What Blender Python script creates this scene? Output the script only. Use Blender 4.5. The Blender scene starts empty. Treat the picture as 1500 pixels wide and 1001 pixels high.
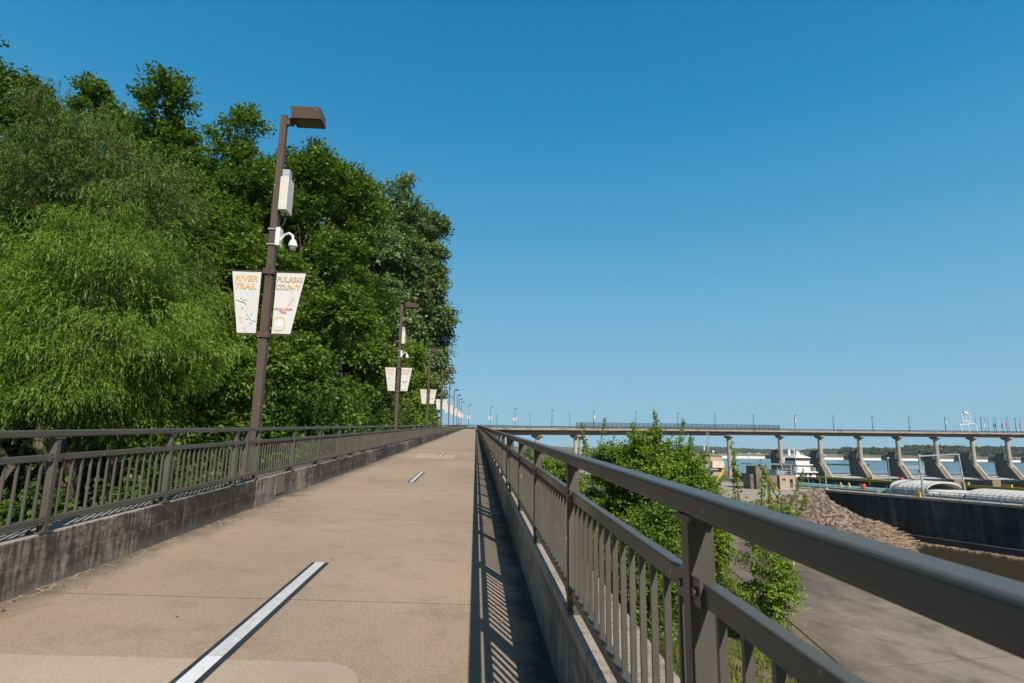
import bpy, bmesh, math, random
import numpy as np
from mathutils import Vector, Matrix
R = math.radians
SC = bpy.context.scene
COL = SC.collection
rng = np.random.default_rng(7)
random.seed(7)

# ------------------------------------------------------------------ camera numbers (eye = origin, metres)
FPX, CX, CY = 854.0, 750.0, 500.5
PITCH = math.atan(157.5 / FPX); ROLL = R(0.9)
F_ = np.array([0, math.cos(PITCH), math.sin(PITCH)]); U_ = np.array([0, -math.sin(PITCH), math.cos(PITCH)]); R_ = np.array([1., 0, 0])
R2 = R_ * math.cos(ROLL) + U_ * math.sin(ROLL); U2 = U_ * math.cos(ROLL) - R_ * math.sin(ROLL)
def at(px, py, Y):
    d = F_ * FPX + R2 * (px - CX) + U2 * (CY - py)
    return d / d[1] * Y
def proj(p):
    p = np.array(p, float); z = p @ F_
    return CX + FPX * (p @ R2) / z, CY - FPX * (p @ U2) / z

# ------------------------------------------------------------------ object helpers
def tag(o, label=None, cat=None, group=None, kind=None):
    if label: o['label'] = label
    if cat: o['category'] = cat
    if group: o['group'] = group
    if kind: o['kind'] = kind
    return o
def empty(name, loc=(0, 0, 0), rz=0, **k):
    o = bpy.data.objects.new(name, None); COL.objects.link(o)
    o.location = loc; o.rotation_euler = (0, 0, rz); o.empty_display_size = .3
    return tag(o, **k)
def link(name, me, parent=None, loc=(0, 0, 0), **k):
    o = bpy.data.objects.new(name, me); COL.objects.link(o)
    o.location = loc
    if parent: o.parent = parent
    return tag(o, **k)
def copy_tree(o, parent=None):
    c = o.copy(); COL.objects.link(c)
    if parent: c.parent = parent
    for ch in list(o.children): copy_tree(ch, c)
    return c
class MB:
    def __init__(s): s.v = []; s.f = []; s.m = []
    def add(s, vs, fs, mi=0):
        b = len(s.v); s.v += [tuple(map(float, v)) for v in vs]
        for f in fs: s.f.append(tuple(i + b for i in f)); s.m.append(mi)
    def box(s, a, b, mi=0, shear=0.0):
        x0, y0, z0 = a; x1, y1, z1 = b
        vs = [(x, y, z + shear * x) for z in (z0, z1) for x, y in ((x0, y0), (x1, y0), (x1, y1), (x0, y1))]
        s.add(vs, [(3, 2, 1, 0), (4, 5, 6, 7), (0, 1, 5, 4), (1, 2, 6, 5), (2, 3, 7, 6), (3, 0, 4, 7)], mi)
    def cbox(s, a, b, c=.006, mi=0, shear=0.0):   # box along x with chamfered long edges
        x0, y0, z0 = a; x1, y1, z1 = b
        pr = []
        for cy, cz, a0 in ((y0 + c, z0 + c, 180), (y1 - c, z0 + c, 270), (y1 - c, z1 - c, 0), (y0 + c, z1 - c, 90)):
            pr += [(cy + c * math.cos(R(a0 + a)), cz + c * math.sin(R(a0 + a))) for a in (0, 22.5, 45, 67.5, 90)]
        n = len(pr)
        vs = [(x0, y, z + shear * x0) for y, z in pr] + [(x1, y, z + shear * x1) for y, z in pr]
        fs = [(i, (i + 1) % n, n + (i + 1) % n, n + i) for i in range(n)]
        fs += [tuple(range(n))[::-1], tuple(range(n, 2 * n))]
        s.add(vs, fs, mi)
    def tube(s, pts, rad, n=8, mi=0, cap=True):
        pts = [Vector(p) for p in pts]
        rad = [rad] * len(pts) if isinstance(rad, (int, float)) else rad
        rings = []
        for i, p in enumerate(pts):
            d = (pts[min(i + 1, len(pts) - 1)] - pts[max(i - 1, 0)]).normalized()
            u = d.orthogonal().normalized() if i == 0 else (uu - d * uu.dot(d)).normalized()
            uu = u; w = d.cross(u)
            rings += [p + (u * math.cos(2 * math.pi * k / n) + w * math.sin(2 * math.pi * k / n)) * rad[i] for k in range(n)]
        fs = []
        for i in range(len(pts) - 1):
            for k in range(n):
                fs.append((i * n + k, i * n + (k + 1) % n, (i + 1) * n + (k + 1) % n, (i + 1) * n + k))
        if cap: fs += [tuple(range(n))[::-1], tuple(range((len(pts) - 1) * n, len(pts) * n))]
        s.add(rings, fs, mi)
    def bar(s, p, q, w, h=None, mi=0):             # square bar between two points
        p = Vector(p); q = Vector(q); d = (q - p).normalized(); h = h or w
        up = Vector((0, 0, 1)) if abs(d.z) < .9 else Vector((0, 1, 0))
        x = d.cross(up).normalized() * w / 2; y = x.cross(d).normalized() * h / 2
        vs = [p - x - y, p + x - y, p + x + y, p - x + y, q - x - y, q + x - y, q + x + y, q - x + y]
        s.add(vs, [(3, 2, 1, 0), (4, 5, 6, 7), (0, 1, 5, 4), (1, 2, 6, 5), (2, 3, 7, 6), (3, 0, 4, 7)], mi)
    def prism(s, poly, d0, d1, fn, mi=0):          # polygon (a,z) extruded between d0 and d1; fn(a, d, z) -> point
        n = len(poly)
        vs = [fn(a, d0, z) for a, z in poly] + [fn(a, d1, z) for a, z in poly]
        fs = [(i, (i + 1) % n, n + (i + 1) % n, n + i) for i in range(n)] + [tuple(range(n))[::-1], tuple(range(n, 2 * n))]
        s.add(vs, fs, mi)
    def lathe(s, prof, n=16, o=(0, 0, 0), mi=0):
        vs = []
        for r, z in prof:
            vs += [(o[0] + r * math.cos(2 * math.pi * k / n), o[1] + r * math.sin(2 * math.pi * k / n), o[2] + z) for k in range(n)]
        fs = [(i * n + k, i * n + (k + 1) % n, (i + 1) * n + (k + 1) % n, (i + 1) * n + k) for i in range(len(prof) - 1) for k in range(n)]
        fs += [tuple(range(n))[::-1], tuple(range((len(prof) - 1) * n, len(prof) * n))]
        s.add(vs, fs, mi)
    def mesh(s, name, mats, smooth=False):
        me = bpy.data.meshes.new(name); me.from_pydata(s.v, [], s.f)
        mats = mats if isinstance(mats, (list, tuple)) else [mats]
        for m in mats: me.materials.append(m)
        if len(mats) > 1: me.polygons.foreach_set('material_index', s.m)
        bm = bmesh.new(); bm.from_mesh(me); bmesh.ops.recalc_face_normals(bm, faces=bm.faces[:]); bm.to_mesh(me); bm.free()
        if smooth:
            me.polygons.foreach_set('use_smooth', [True] * len(me.polygons))
            me.set_sharp_from_angle(angle=R(40))
        me.update(); return me
    def build(s, name, mats, parent=None, smooth=False, loc=(0, 0, 0), **k):
        return link(name, s.mesh(name, mats, smooth), parent, loc, **k)
def np_mesh(name, V, Fq, mats, col=None, smooth=False):
    me = bpy.data.meshes.new(name); n = Fq.shape[1]
    me.vertices.add(len(V)); me.vertices.foreach_set('co', np.ascontiguousarray(V, np.float32).ravel())
    me.loops.add(Fq.size); me.loops.foreach_set('vertex_index', np.ascontiguousarray(Fq, np.int32).ravel())
    me.polygons.add(len(Fq)); me.polygons.foreach_set('loop_start', np.arange(0, Fq.size, n, dtype=np.int32))
    if smooth: me.polygons.foreach_set('use_smooth', np.ones(len(Fq), bool))
    for m in (mats if isinstance(mats, (list, tuple)) else [mats]): me.materials.append(m)
    if col is not None:
        a = me.attributes.new('tint', 'FLOAT', 'FACE'); a.data.foreach_set('value', np.ascontiguousarray(col, np.float32))
    me.update(calc_edges=True); return me

# ------------------------------------------------------------------ materials
class NT:
    def __init__(s, name):
        s.m = bpy.data.materials.new(name); s.m.use_nodes = True
        s.t = s.m.node_tree; s.t.nodes.clear()
        s.out = s.n('ShaderNodeOutputMaterial')
    def n(s, ty, **k):
        nd = s.t.nodes.new(ty)
        for a, b in k.items():
            if a.startswith('i_'):
                nd.inputs[a[2:].replace('_', ' ')].default_value = b
            else: setattr(nd, a, b)
        return nd
    def l(s, a, b): s.t.links.new(a, b)
    def pr(s, base=None, rough=.6, metal=0., spec=.5):
        p = s.n('ShaderNodeBsdfPrincipled'); p.inputs['Roughness'].default_value = rough; p.inputs['Metallic'].default_value = metal
        p.inputs['Specular IOR Level'].default_value = spec
        if base is not None: p.inputs['Base Color'].default_value = (*base, 1)
        s.l(p.outputs[0], s.out.inputs[0]); s.p = p; return p
    def noise(s, scale, detail=4, rough=.55, vec=None, sc=None):
        nd = s.n('ShaderNodeTexNoise'); nd.inputs['Scale'].default_value = scale; nd.inputs['Detail'].default_value = detail; nd.inputs['Roughness'].default_value = rough
        v = vec if vec is not None else s.pos()
        if sc is not None:
            mp = s.n('ShaderNodeMapping'); mp.inputs['Scale'].default_value = sc; s.l(v, mp.inputs[0]); v = mp.outputs[0]
        s.l(v, nd.inputs['Vector']); return nd.outputs[0]
    def pos(s):
        if not hasattr(s, '_p'): s._p = s.n('ShaderNodeTexCoord').outputs['Object']
        return s._p
    def uv(s):
        if not hasattr(s, '_u'): s._u = s.n('ShaderNodeTexCoord').outputs['UV']
        return s._u
    def ramp(s, fac, stops):
        r = s.n('ShaderNodeValToRGB'); e = r.color_ramp.elements
        while len(e) < len(stops): e.new(.5)
        for i, (p, c) in enumerate(stops):
            e[i].position = p; e[i].color = (*c, 1) if len(c) == 3 else c
        s.l(fac, r.inputs[0]); return r.outputs[0]
    def mix(s, fac, a, b, mode='MIX'):
        x = s.n('ShaderNodeMix', data_type='RGBA', blend_type=mode)
        for sock, v in ((x.inputs[0], fac), (x.inputs[6], a), (x.inputs[7], b)):
            if isinstance(v, (int, float)): sock.default_value = v
            elif isinstance(v, tuple): sock.default_value = (*v, 1)
            else: s.l(v, sock)
        return x.outputs[2]
    def math(s, op, a, b=0., c=0.):
        x = s.n('ShaderNodeMath', operation=op)
        for sock, v in zip(x.inputs, (a, b, c)):
            if isinstance(v, (int, float)): sock.default_value = v
            else: s.l(v, sock)
        return x.outputs[0]
    def bump(s, h, strength=.3, dist=.01):
        b = s.n('ShaderNodeBump'); b.inputs['Strength'].default_value = strength; b.inputs['Distance'].default_value = dist
        s.l(h, b.inputs['Height']); s.l(b.outputs[0], s.p.inputs['Normal'])
def simple(name, c, rough=.6, metal=0., var=.15, scale=3., spec=.5, bump=0.):
    t = NT(name); p = t.pr(None, rough, metal, spec)
    nz = t.noise(scale, 5)
    lo = tuple(x * (1 - var) for x in c); hi = tuple(min(1, x * (1 + var)) for x in c)
    t.l(t.ramp(nz, [(.3, lo), (.7, hi)]), p.inputs['Base Color'])
    if bump: t.bump(nz, bump)
    return t.m

def rail_paint(name, c, rough=.42):
    t = NT(name); p = t.pr(None, rough, 0., .2)
    a = t.noise(1.3, 5, .6); b = t.noise(40, 3, .6)
    base = t.ramp(a, [(.3, tuple(x * .82 for x in c)), (.7, tuple(x * 1.15 for x in c))])
    dust = t.ramp(b, [(.62, (0, 0, 0)), (.70, (1, 1, 1))])
    spots = t.ramp(t.noise(11, 2, .5), [(.735, (0, 0, 0)), (.75, (1, 1, 1))]); wear = t.ramp(t.noise(6, 6, .75, sc=(1, 1, 4)), [(.60, (0, 0, 0)), (.72, (1, 1, 1))])
    col = t.mix(t.math('MULTIPLY', dust, .16), base, tuple(min(1, x * 2.4) for x in c))
    col = t.mix(t.math('MULTIPLY', wear, .35), col, tuple(x * 1.9 for x in c))
    t.l(t.mix(t.math('MULTIPLY', spots, .6), col, (.42, .41, .38)), p.inputs['Base Color'])
    t.l(t.ramp(a, [(.3, (rough - .08,) * 3), (.7, (rough + .15,) * 3)]), p.inputs['Roughness'])
    t.bump(b, .06, .003); return t.m
M = {}
M['rail'] = rail_paint('bronze_paint', (.083, .078, .066), .36)
M['pole'] = rail_paint('brown_paint', (.085, .06, .052), .5)
M['teal'] = simple('teal_paint', (.05, .09, .10), .5)
M['cabinet'] = simple('cabinet_grey', (.52, .515, .48), .45, var=.06)
M['white'] = simple('white_paint', (.64, .64, .63), .4, var=.05, scale=1.5)
M['plastic'] = simple('white_plastic', (.64, .64, .63), .35, var=.03)
M['dark'] = simple('dark_metal', (.03, .03, .032), .45)
M['glass_dark'] = simple('dark_glass', (.02, .025, .03), .08, var=.05)
M['lens'] = simple('lamp_lens', (.10, .085, .065), .3)
M['orange_ink'] = simple('orange_ink', (.56, .37, .17), .7, var=.08, scale=9)
M['tan_ink'] = simple('tan_ink', (.38, .30, .16), .7, var=.1, scale=9)
M['peach_ink'] = simple('peach_ink', (.62, .47, .32), .7, var=.08, scale=9)
M['red_ink'] = simple('magenta_ink', (.40, .10, .17), .7, var=.08)
M['blue_ink'] = simple('blue_ink', (.48, .50, .60), .7, var=.08)
M['yellow_ink'] = simple('yellow_ink', (.58, .47, .12), .7, var=.08)
M['yellow'] = simple('yellow_paint', (.55, .36, .03), .5, var=.25)
M['red'] = simple('red_paint', (.55, .05, .04), .5)
M['orange'] = simple('orange_plastic', (.7, .12, .03), .5)
M['galv'] = simple('galvanised_steel', (.36, .40, .43), .45, .3)
M['truss'] = simple('bluegrey_steel', (.40, .46, .50), .55)
M['girder'] = simple('shade_dark_steel', (.009, .006, .006), .9, var=.35, scale=.7)  # near black: the shade under the bridge deck is put into this colour
M['brown_rail'] = simple('far_rail', (.035, .04, .045), .55)
M['bark'] = simple('bark', (.09, .07, .05), .9, var=.4, scale=6, bump=.6)
M['wood'] = simple('driftwood', (.26, .19, .13), .85, var=.4, scale=5, bump=.3)

def banner_mat():
    t = NT('banner_vinyl'); p = t.pr((.60, .615, .63), .55)
    tr = t.n('ShaderNodeBsdfTranslucent'); tr.inputs[0].default_value = (.7, .68, .64, 1)
    mx = t.n('ShaderNodeMixShader'); mx.inputs[0].default_value = .15
    t.l(p.outputs[0], mx.inputs[1]); t.l(tr.outputs[0], mx.inputs[2]); t.l(mx.outputs[0], t.out.inputs[0])
    t.bump(t.noise(5, 3, sc=(1, 1, .5)), .6, .03); return t.m
M['banner'] = banner_mat()

def concrete(name, c, stain=.5, sc=.5, dark=.35, bump=.25, grain=60, bs=.004):
    t = NT(name); p = t.pr(None, .88, 0, .25)
    a = t.noise(sc, 6, .62); b = t.noise(sc * 5, 5, .6); g = t.noise(grain, 3, .7)
    base = t.ramp(a, [(.28, tuple(x * (1 - dark) for x in c)), (.5, c), (.75, tuple(x * 1.12 for x in c))])
    base = t.mix(t.math('MULTIPLY', t.ramp(b, [(.45, (0, 0, 0)), (.72, (1, 1, 1))]), stain), base, tuple(x * .55 for x in c))
    base = t.mix(.5, base, t.ramp(g, [(.3, (.55,) * 3), (.7, (1.4,) * 3)]), 'MULTIPLY')
    t.l(base, p.inputs['Base Color']); t.bump(g, bump, bs); return t.m
M['conc'] = concrete('pale_concrete', (.34, .31, .265), .3, .25, .25)
M['pier_conc'] = concrete('weathered_concrete', (.165, .145, .12), .6, .25, .5)
M['block'] = concrete('tan_block', (.36, .30, .24), .2, .6, .12)
M['dark_conc'] = concrete('stained_concrete', (.06, .058, .058), .6, .08, .5)

M['cover'] = concrete('grimy_fibreglass', (.47, .47, .45), .4, .35, .25, .05)
def path_mat(name, c, patch=False):
    t = NT(name); p = t.pr(None, .9, 0, .22)
    P0 = t.pos()
    big = t.noise(.28, 6, .62); mid = t.noise(1.7, 6, .65, sc=(1, 1, 1)); g = t.noise(55, 3, .75); g2 = t.noise(150, 2, .7)
    base = t.ramp(big, [(.3, tuple(x * .84 for x in c)), (.52, c), (.72, tuple(x * 1.10 for x in c))])
    base = t.mix(.5 if not patch else .15, base, t.ramp(mid, [(.3, (.62, .60, .57)), (.47, (1., 1., 1.)), (.62, (1.02, 1.0, .98)), (.75, (1.18, 1.14, 1.1))]), 'MULTIPLY')
    lo = .8 if patch else .55
    base = t.mix(.62, base, t.ramp(g, [(.3, (lo,) * 3), (.55, (1., 1., 1.)), (.75, (1.5, 1.48, 1.44))]), 'MULTIPLY')
    base = t.mix(.3, base, t.ramp(g2, [(.3, (.6,) * 3), (.7, (1.4,) * 3)]), 'MULTIPLY')
    if not patch:
        sx = t.n('ShaderNodeSeparateXYZ'); t.l(t.uv(), sx.inputs[0]); u, v = sx.outputs[0], sx.outputs[1]
        # saw-cut joints across the path
        w = t.math('ABSOLUTE', t.math('SUBTRACT', t.math('FRACT', t.math('ADD', t.math('DIVIDE', t.math('SUBTRACT', u, 1.2), 4.53), t.math('MULTIPLY', t.math('SUBTRACT', t.noise(2., 2), .5), .0015))), .5))
        jt = t.math('GREATER_THAN', w, .4984)
        base = t.mix(t.math('MULTIPLY', jt, .75), base, (.035, .028, .022))
        # dirt gathered along both kerbs
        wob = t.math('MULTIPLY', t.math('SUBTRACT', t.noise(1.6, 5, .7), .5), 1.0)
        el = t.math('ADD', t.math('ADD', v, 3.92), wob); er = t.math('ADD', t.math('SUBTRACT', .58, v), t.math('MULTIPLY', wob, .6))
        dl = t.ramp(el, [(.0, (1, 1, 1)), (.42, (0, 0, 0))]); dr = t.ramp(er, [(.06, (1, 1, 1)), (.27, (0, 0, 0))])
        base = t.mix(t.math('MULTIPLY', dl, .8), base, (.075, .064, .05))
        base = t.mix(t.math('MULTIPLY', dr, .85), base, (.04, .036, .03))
        cr = t.n('ShaderNodeTexVoronoi', feature='DISTANCE_TO_EDGE'); cr.inputs['Scale'].default_value = 5.
        t.l(P0, cr.inputs['Vector'])
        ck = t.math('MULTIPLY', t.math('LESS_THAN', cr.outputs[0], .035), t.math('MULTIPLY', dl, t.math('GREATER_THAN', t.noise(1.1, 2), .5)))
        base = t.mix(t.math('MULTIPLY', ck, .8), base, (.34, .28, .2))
    t.l(base, p.inputs['Base Color']); t.bump(g, .3, .004); return t.m
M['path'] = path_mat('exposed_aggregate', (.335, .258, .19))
M['patch'] = path_mat('smooth_patch', (.385, .31, .238), True)
M['mark_white'] = simple('marking_white', (.47, .475, .48), .65, var=.16, scale=22)
M['mark_fresh'] = simple('fresh_marking', (.62, .63, .64), .55, var=.05, scale=14)
M['mark_black'] = simple('marking_black', (.022, .024, .028), .7, var=.3, scale=14)

M['joint'] = simple('joint_steel', (.16, .19, .22), .5)
def kerb_mat(name, dark, pale, amount):
    t = NT(name); p = t.pr(None, .92, 0, .2)
    uv = t.uv(); sx = t.n('ShaderNodeSeparateXYZ'); t.l(uv, sx.inputs[0]); u, v = sx.outputs[0], sx.outputs[1]
    st = t.noise(1., 6, .65, uv, (15., 2.2, 1)); bl = t.noise(1., 8, .78, uv, (2.6, 5., 1)); big = t.noise(1., 3, .5, uv, (.25, .3, 1)); g = t.noise(70, 3, .7)
    f = t.math('ADD', t.math('MULTIPLY', st, .40), t.math('ADD', t.math('MULTIPLY', bl, .45), t.math('MULTIPLY', big, .5)))
    pale_len = t.math('MULTIPLY', t.math('GREATER_THAN', u, 11.05), t.math('LESS_THAN', u, 14.2))
    f = t.math('ADD', f, t.math('MULTIPLY', pale_len, .075))
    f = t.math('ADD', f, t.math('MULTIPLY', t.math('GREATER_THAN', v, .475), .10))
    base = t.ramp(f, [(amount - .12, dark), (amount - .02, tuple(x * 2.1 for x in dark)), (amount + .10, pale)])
    # board line half way up the inner face, joints every 13.6 m
    ln = t.math('MULTIPLY', t.math('LESS_THAN', t.math('ABSOLUTE', t.math('SUBTRACT', v, .24)), .004), t.math('GREATER_THAN', bl, .47))
    base = t.mix(t.math('MULTIPLY', ln, .38), base, pale)
    jt = t.math('LESS_THAN', t.math('ABSOLUTE', t.math('SUBTRACT', t.math('FRACT', t.math('DIVIDE', t.math('SUBTRACT', u, 6.2), 4.53)), .5)), .003)
    base = t.mix(t.math('MULTIPLY', jt, .35), base, pale)
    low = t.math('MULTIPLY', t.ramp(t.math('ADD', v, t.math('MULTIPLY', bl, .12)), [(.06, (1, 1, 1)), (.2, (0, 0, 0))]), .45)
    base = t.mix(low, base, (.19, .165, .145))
    base = t.mix(.5, base, t.ramp(g, [(.3, (.6,) * 3), (.7, (1.4,) * 3)]), 'MULTIPLY')
    t.l(base, p.inputs['Base Color']); t.bump(t.mix(.5, g, bl), .4, .008); return t.m
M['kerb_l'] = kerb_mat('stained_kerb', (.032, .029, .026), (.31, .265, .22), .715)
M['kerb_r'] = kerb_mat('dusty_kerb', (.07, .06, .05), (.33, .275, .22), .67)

def ground_mat():
    t = NT('earth_and_grass'); p = t.pr(None, .95, 0, .1)
    a = t.noise(.12, 6); b = t.noise(2.5, 5, .7)
    c = t.mix(t.ramp(a, [(.45, (0, 0, 0)), (.6, (1, 1, 1))]), (.06, .085, .02), (.17, .135, .085))
    c = t.mix(.6, c, t.ramp(b, [(.3, (.5,) * 3), (.7, (1.4,) * 3)]), 'MULTIPLY')
    t.l(c, p.inputs['Base Color']); t.bump(b, .5, .05); return t.m
M['ground'] = ground_mat()
def apron_mat():
    t = NT('apron_concrete'); p = t.pr(None, .9, 0, .2)
    P0 = t.pos(); a = t.noise(.12, 6, .6, sc=(1, .35, 1)); b = t.noise(.9, 5, .65, sc=(1, .5, 1)); g = t.noise(25, 3, .7)
    c = t.ramp(a, [(.36, (.11, .086, .068)), (.5, (.19, .152, .122)), (.64, (.31, .255, .205))])
    c = t.mix(.7, c, t.ramp(b, [(.32, (.5, .47, .44)), (.5, (1,) * 3), (.68, (1.3,) * 3)]), 'MULTIPLY')
    c = t.mix(.4, c, t.ramp(g, [(.3, (.65,) * 3), (.7, (1.35,) * 3)]), 'MULTIPLY')
    mp = t.n('ShaderNodeMapping'); mp.inputs['Rotation'].default_value = (0, 0, R(-14)); t.l(P0, mp.inputs[0])
    sx = t.n('ShaderNodeSeparateXYZ'); t.l(mp.outputs[0], sx.inputs[0])
    for o, per, off in ((0, 4.2, .2), (1, 6.1, .9)):
        w = t.math('ABSOLUTE', t.math('SUBTRACT', t.math('FRACT', t.math('DIVIDE', t.math('ADD', sx.outputs[o], off), per)), .5))
        c = t.mix(t.math('MULTIPLY', t.math('GREATER_THAN', w, .4955), .5), c, (.06, .05, .035))
    t.l(c, p.inputs['Base Color']); t.bump(g, .2, .01); return t.m
M['apron'] = apron_mat()
def water_mat(name, c, rough, bs, sc, dist, spec=.5):
    t = NT(name); p = t.pr(c, rough, 0, spec); p.inputs['IOR'].default_value = 1.33
    n1 = t.noise(sc, 5, .6, sc=(1, 2.2, 1)); t.bump(n1, bs, dist); return t.m
M['river'] = water_mat('brown_water', (.045, .036, .020), .12, .35, 1.3, .05, .35)
M['pool'] = water_mat('blue_water', (.06, .10, .12), .14, .8, .4, .25)
M['rock'] = None
def tint_mat(name, stops, rough=.9):
    t = NT(name); p = t.pr(None, rough, 0, .2)
    at_ = t.n('ShaderNodeAttribute', attribute_name='tint')
    b = t.noise(4., 4, .7)
    t.l(t.mix(.5, t.ramp(at_.outputs['Fac'], stops), t.ramp(b, [(.3, (.6,) * 3), (.7, (1.35,) * 3)]), 'MULTIPLY'), p.inputs['Base Color']); return t.m
M['rock'] = tint_mat('riprap_stone', [(0, (.06, .045, .036)), (.3, (.13, .098, .078)), (.6, (.19, .145, .118)), (.85, (.27, .225, .19)), (1, (.18, .10, .065))])
def leaf_mat(name, stops, trans=.35, gloss=.06, rough=.5):
    gloss *= .45
    t = NT(name)
    at_ = t.n('ShaderNodeAttribute', attribute_name='tint')
    c = t.ramp(at_.outputs['Fac'], stops)
    d = t.n('ShaderNodeBsdfDiffuse'); t.l(c, d.inputs[0])
    tr = t.n('ShaderNodeBsdfTranslucent'); t.l(t.mix(1., c, (1.25, 1.35, .6), 'MULTIPLY'), tr.inputs[0])
    g = t.n('ShaderNodeBsdfGlossy'); g.inputs['Roughness'].default_value = rough; g.inputs[0].default_value = (.9, .95, .9, 1)
    m1 = t.n('ShaderNodeMixShader'); m1.inputs[0].default_value = trans; t.l(d.outputs[0], m1.inputs[1]); t.l(tr.outputs[0], m1.inputs[2])
    m2 = t.n('ShaderNodeMixShader'); m2.inputs[0].default_value = gloss; t.l(m1.outputs[0], m2.inputs[1]); t.l(g.outputs[0], m2.inputs[2])
    t.l(m2.outputs[0], t.out.inputs[0]); return t.m
def g3(c): return [(0, tuple(x * .6 for x in c)), (.5, c), (.85, (c[0] * 1.45, c[1] * 1.35, c[2] * 1.2)), (1., (c[0] * 2.4, c[1] * 1.7, c[2] * 1.2))]
M['lf_willow'] = leaf_mat('willow_leaves', g3((.125, .205, .022)), .35, .05)
M['lf_willow2'] = leaf_mat('grey_willow_leaves', g3((.092, .14, .03)), .3, .04)
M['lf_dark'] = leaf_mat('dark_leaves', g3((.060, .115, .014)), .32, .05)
M['lf_mid'] = leaf_mat('maple_leaves', g3((.094, .168, .02)), .34, .05)
M['lf_cotton'] = leaf_mat('cottonwood_leaves', g3((.125, .19, .068)), .3, .06, .5)
M['lf_fresh'] = leaf_mat('fresh_leaves', g3((.15, .235, .026)), .38, .05)
M['grass'] = leaf_mat('grass_blades', g3((.14, .19, .03)), .35, .03)
M['far_leaf'] = leaf_mat('far_leaves', g3((.045, .075, .028)), .2, .02)

# ------------------------------------------------------------------ reference line of the ramp and bridge
SL = .0400668; AZ = -.0592619
ctl = [(AZ * y, y, SL * y * math.hypot(1, AZ)) for y in (-40, -10, 20, 60, 100, 140, 182)]
ctl += [(-10.4, 199.5, 8.05), (-4.3, 213.0, 8.6), (4.6, 225.8, 9.0), (18.6, 238.5, 9.6), (37.3, 250, 10.1), (57.8, 260.5, 10.7), (96.8, 275.0, 11.4), (160, 285., 12.0), (266.5, 297.5, 13.0), (420, 314, 14.1), (560, 328.5, 14.8)]
def catmull(P, n=60):
    P = np.array(P, float); out = []
    Q = np.vstack([2 * P[0] - P[1], P, 2 * P[-1] - P[-2]])
    for i in range(1, len(Q) - 2):
        p0, p1, p2, p3 = Q[i - 1:i + 3]
        # centripetal-ish: straight parts stay straight
        d1, d2, d0 = np.linalg.norm(p2 - p1), np.linalg.norm(p3 - p2), np.linalg.norm(p1 - p0)
        m1 = ((p1 - p0) / d0 * d1 + (p2 - p1) * 1) / 2 if d0 > 0 else p2 - p1
        m2 = ((p2 - p1) + (p3 - p2) / d2 * d1) / 2 if d2 > 0 else p2 - p1
        for t in np.linspace(0, 1, n, endpoint=False):
            out.append((2 * t**3 - 3 * t**2 + 1) * p1 + (t**3 - 2 * t**2 + t) * m1 + (-2 * t**3 + 3 * t**2) * p2 + (t**3 - t**2) * m2)
    out.append(P[-1]); return np.array(out)
LINE = catmull(ctl)
_d = np.r_[0, np.cumsum(np.hypot(*np.diff(LINE[:, :2], axis=0).T))]
S0 = np.interp(0, LINE[:, 1][:400], _d[:400])          # station of the camera
SEND = _d[-1] - S0
def ref(s):
    q = s + S0; p = np.array([np.interp(q, _d, LINE[:, k]) for k in range(3)])
    a = np.array([np.interp(q + .5, _d, LINE[:, k]) - np.interp(q - .5, _d, LINE[:, k]) for k in range(3)])
    t = a[:2] / np.hypot(*a[:2]); return p, t, np.array([t[1], -t[0]])
def pt(s, lat, h):
    p, t, n = ref(s); return Vector((p[0] + n[0] * lat, p[1] + n[1] * lat, p[2] - h))
def s_of_px(px, lat, lo=190, hi=600):
    ss = np.arange(lo, hi, .5); xs = np.array([proj(pt(s, lat, 1.))[0] for s in ss])
    return float(ss[np.argmin(abs(xs - px))])
LL, LR = -3.92, .58
HL, HR = 1.54, 1.66
def sweep(name, prof, s0, s1, step, mats, parent=None, closed=True, smooth=False, fn=None, **k):
    ss = list(np.arange(s0, s1, step)) + [s1]; n = len(prof); V = []; Fc = []; UV = []
    arc = [0]
    for i in range(1, n): arc.append(arc[-1] + math.hypot(prof[i][0] - prof[i - 1][0], prof[i][1] - prof[i - 1][1]))
    for s in ss:
        V += [tuple(pt(s, la, h)) for la, h in prof]
    m = n if closed else n - 1
    for i in range(len(ss) - 1):
        for j in range(m):
            j2 = (j + 1) % n
            Fc.append((i * n + j, i * n + j2, (i + 1) * n + j2, (i + 1) * n + j))
    if closed: Fc += [tuple(range(n))[::-1], tuple(range((len(ss) - 1) * n, len(ss) * n))]
    me = bpy.data.meshes.new(name); me.from_pydata(V, [], Fc)
    for mm in (mats if isinstance(mats, list) else [mats]): me.materials.append(mm)
    uvl = me.uv_layers.new(name='UVMap')
    for poly in me.polygons:
        for li in poly.loop_indices:
            vi = me.loops[li].vertex_index; i, j = divmod(vi, n)
            uvl.data[li].uv = fn(ss[i], j, prof, arc) if fn else (ss[i], arc[j])
    bm = bmesh.new(); bm.from_mesh(me); bmesh.ops.recalc_face_normals(bm, faces=bm.faces[:]); bm.to_mesh(me); bm.free()
    return link(name, me, parent, **k)

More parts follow.
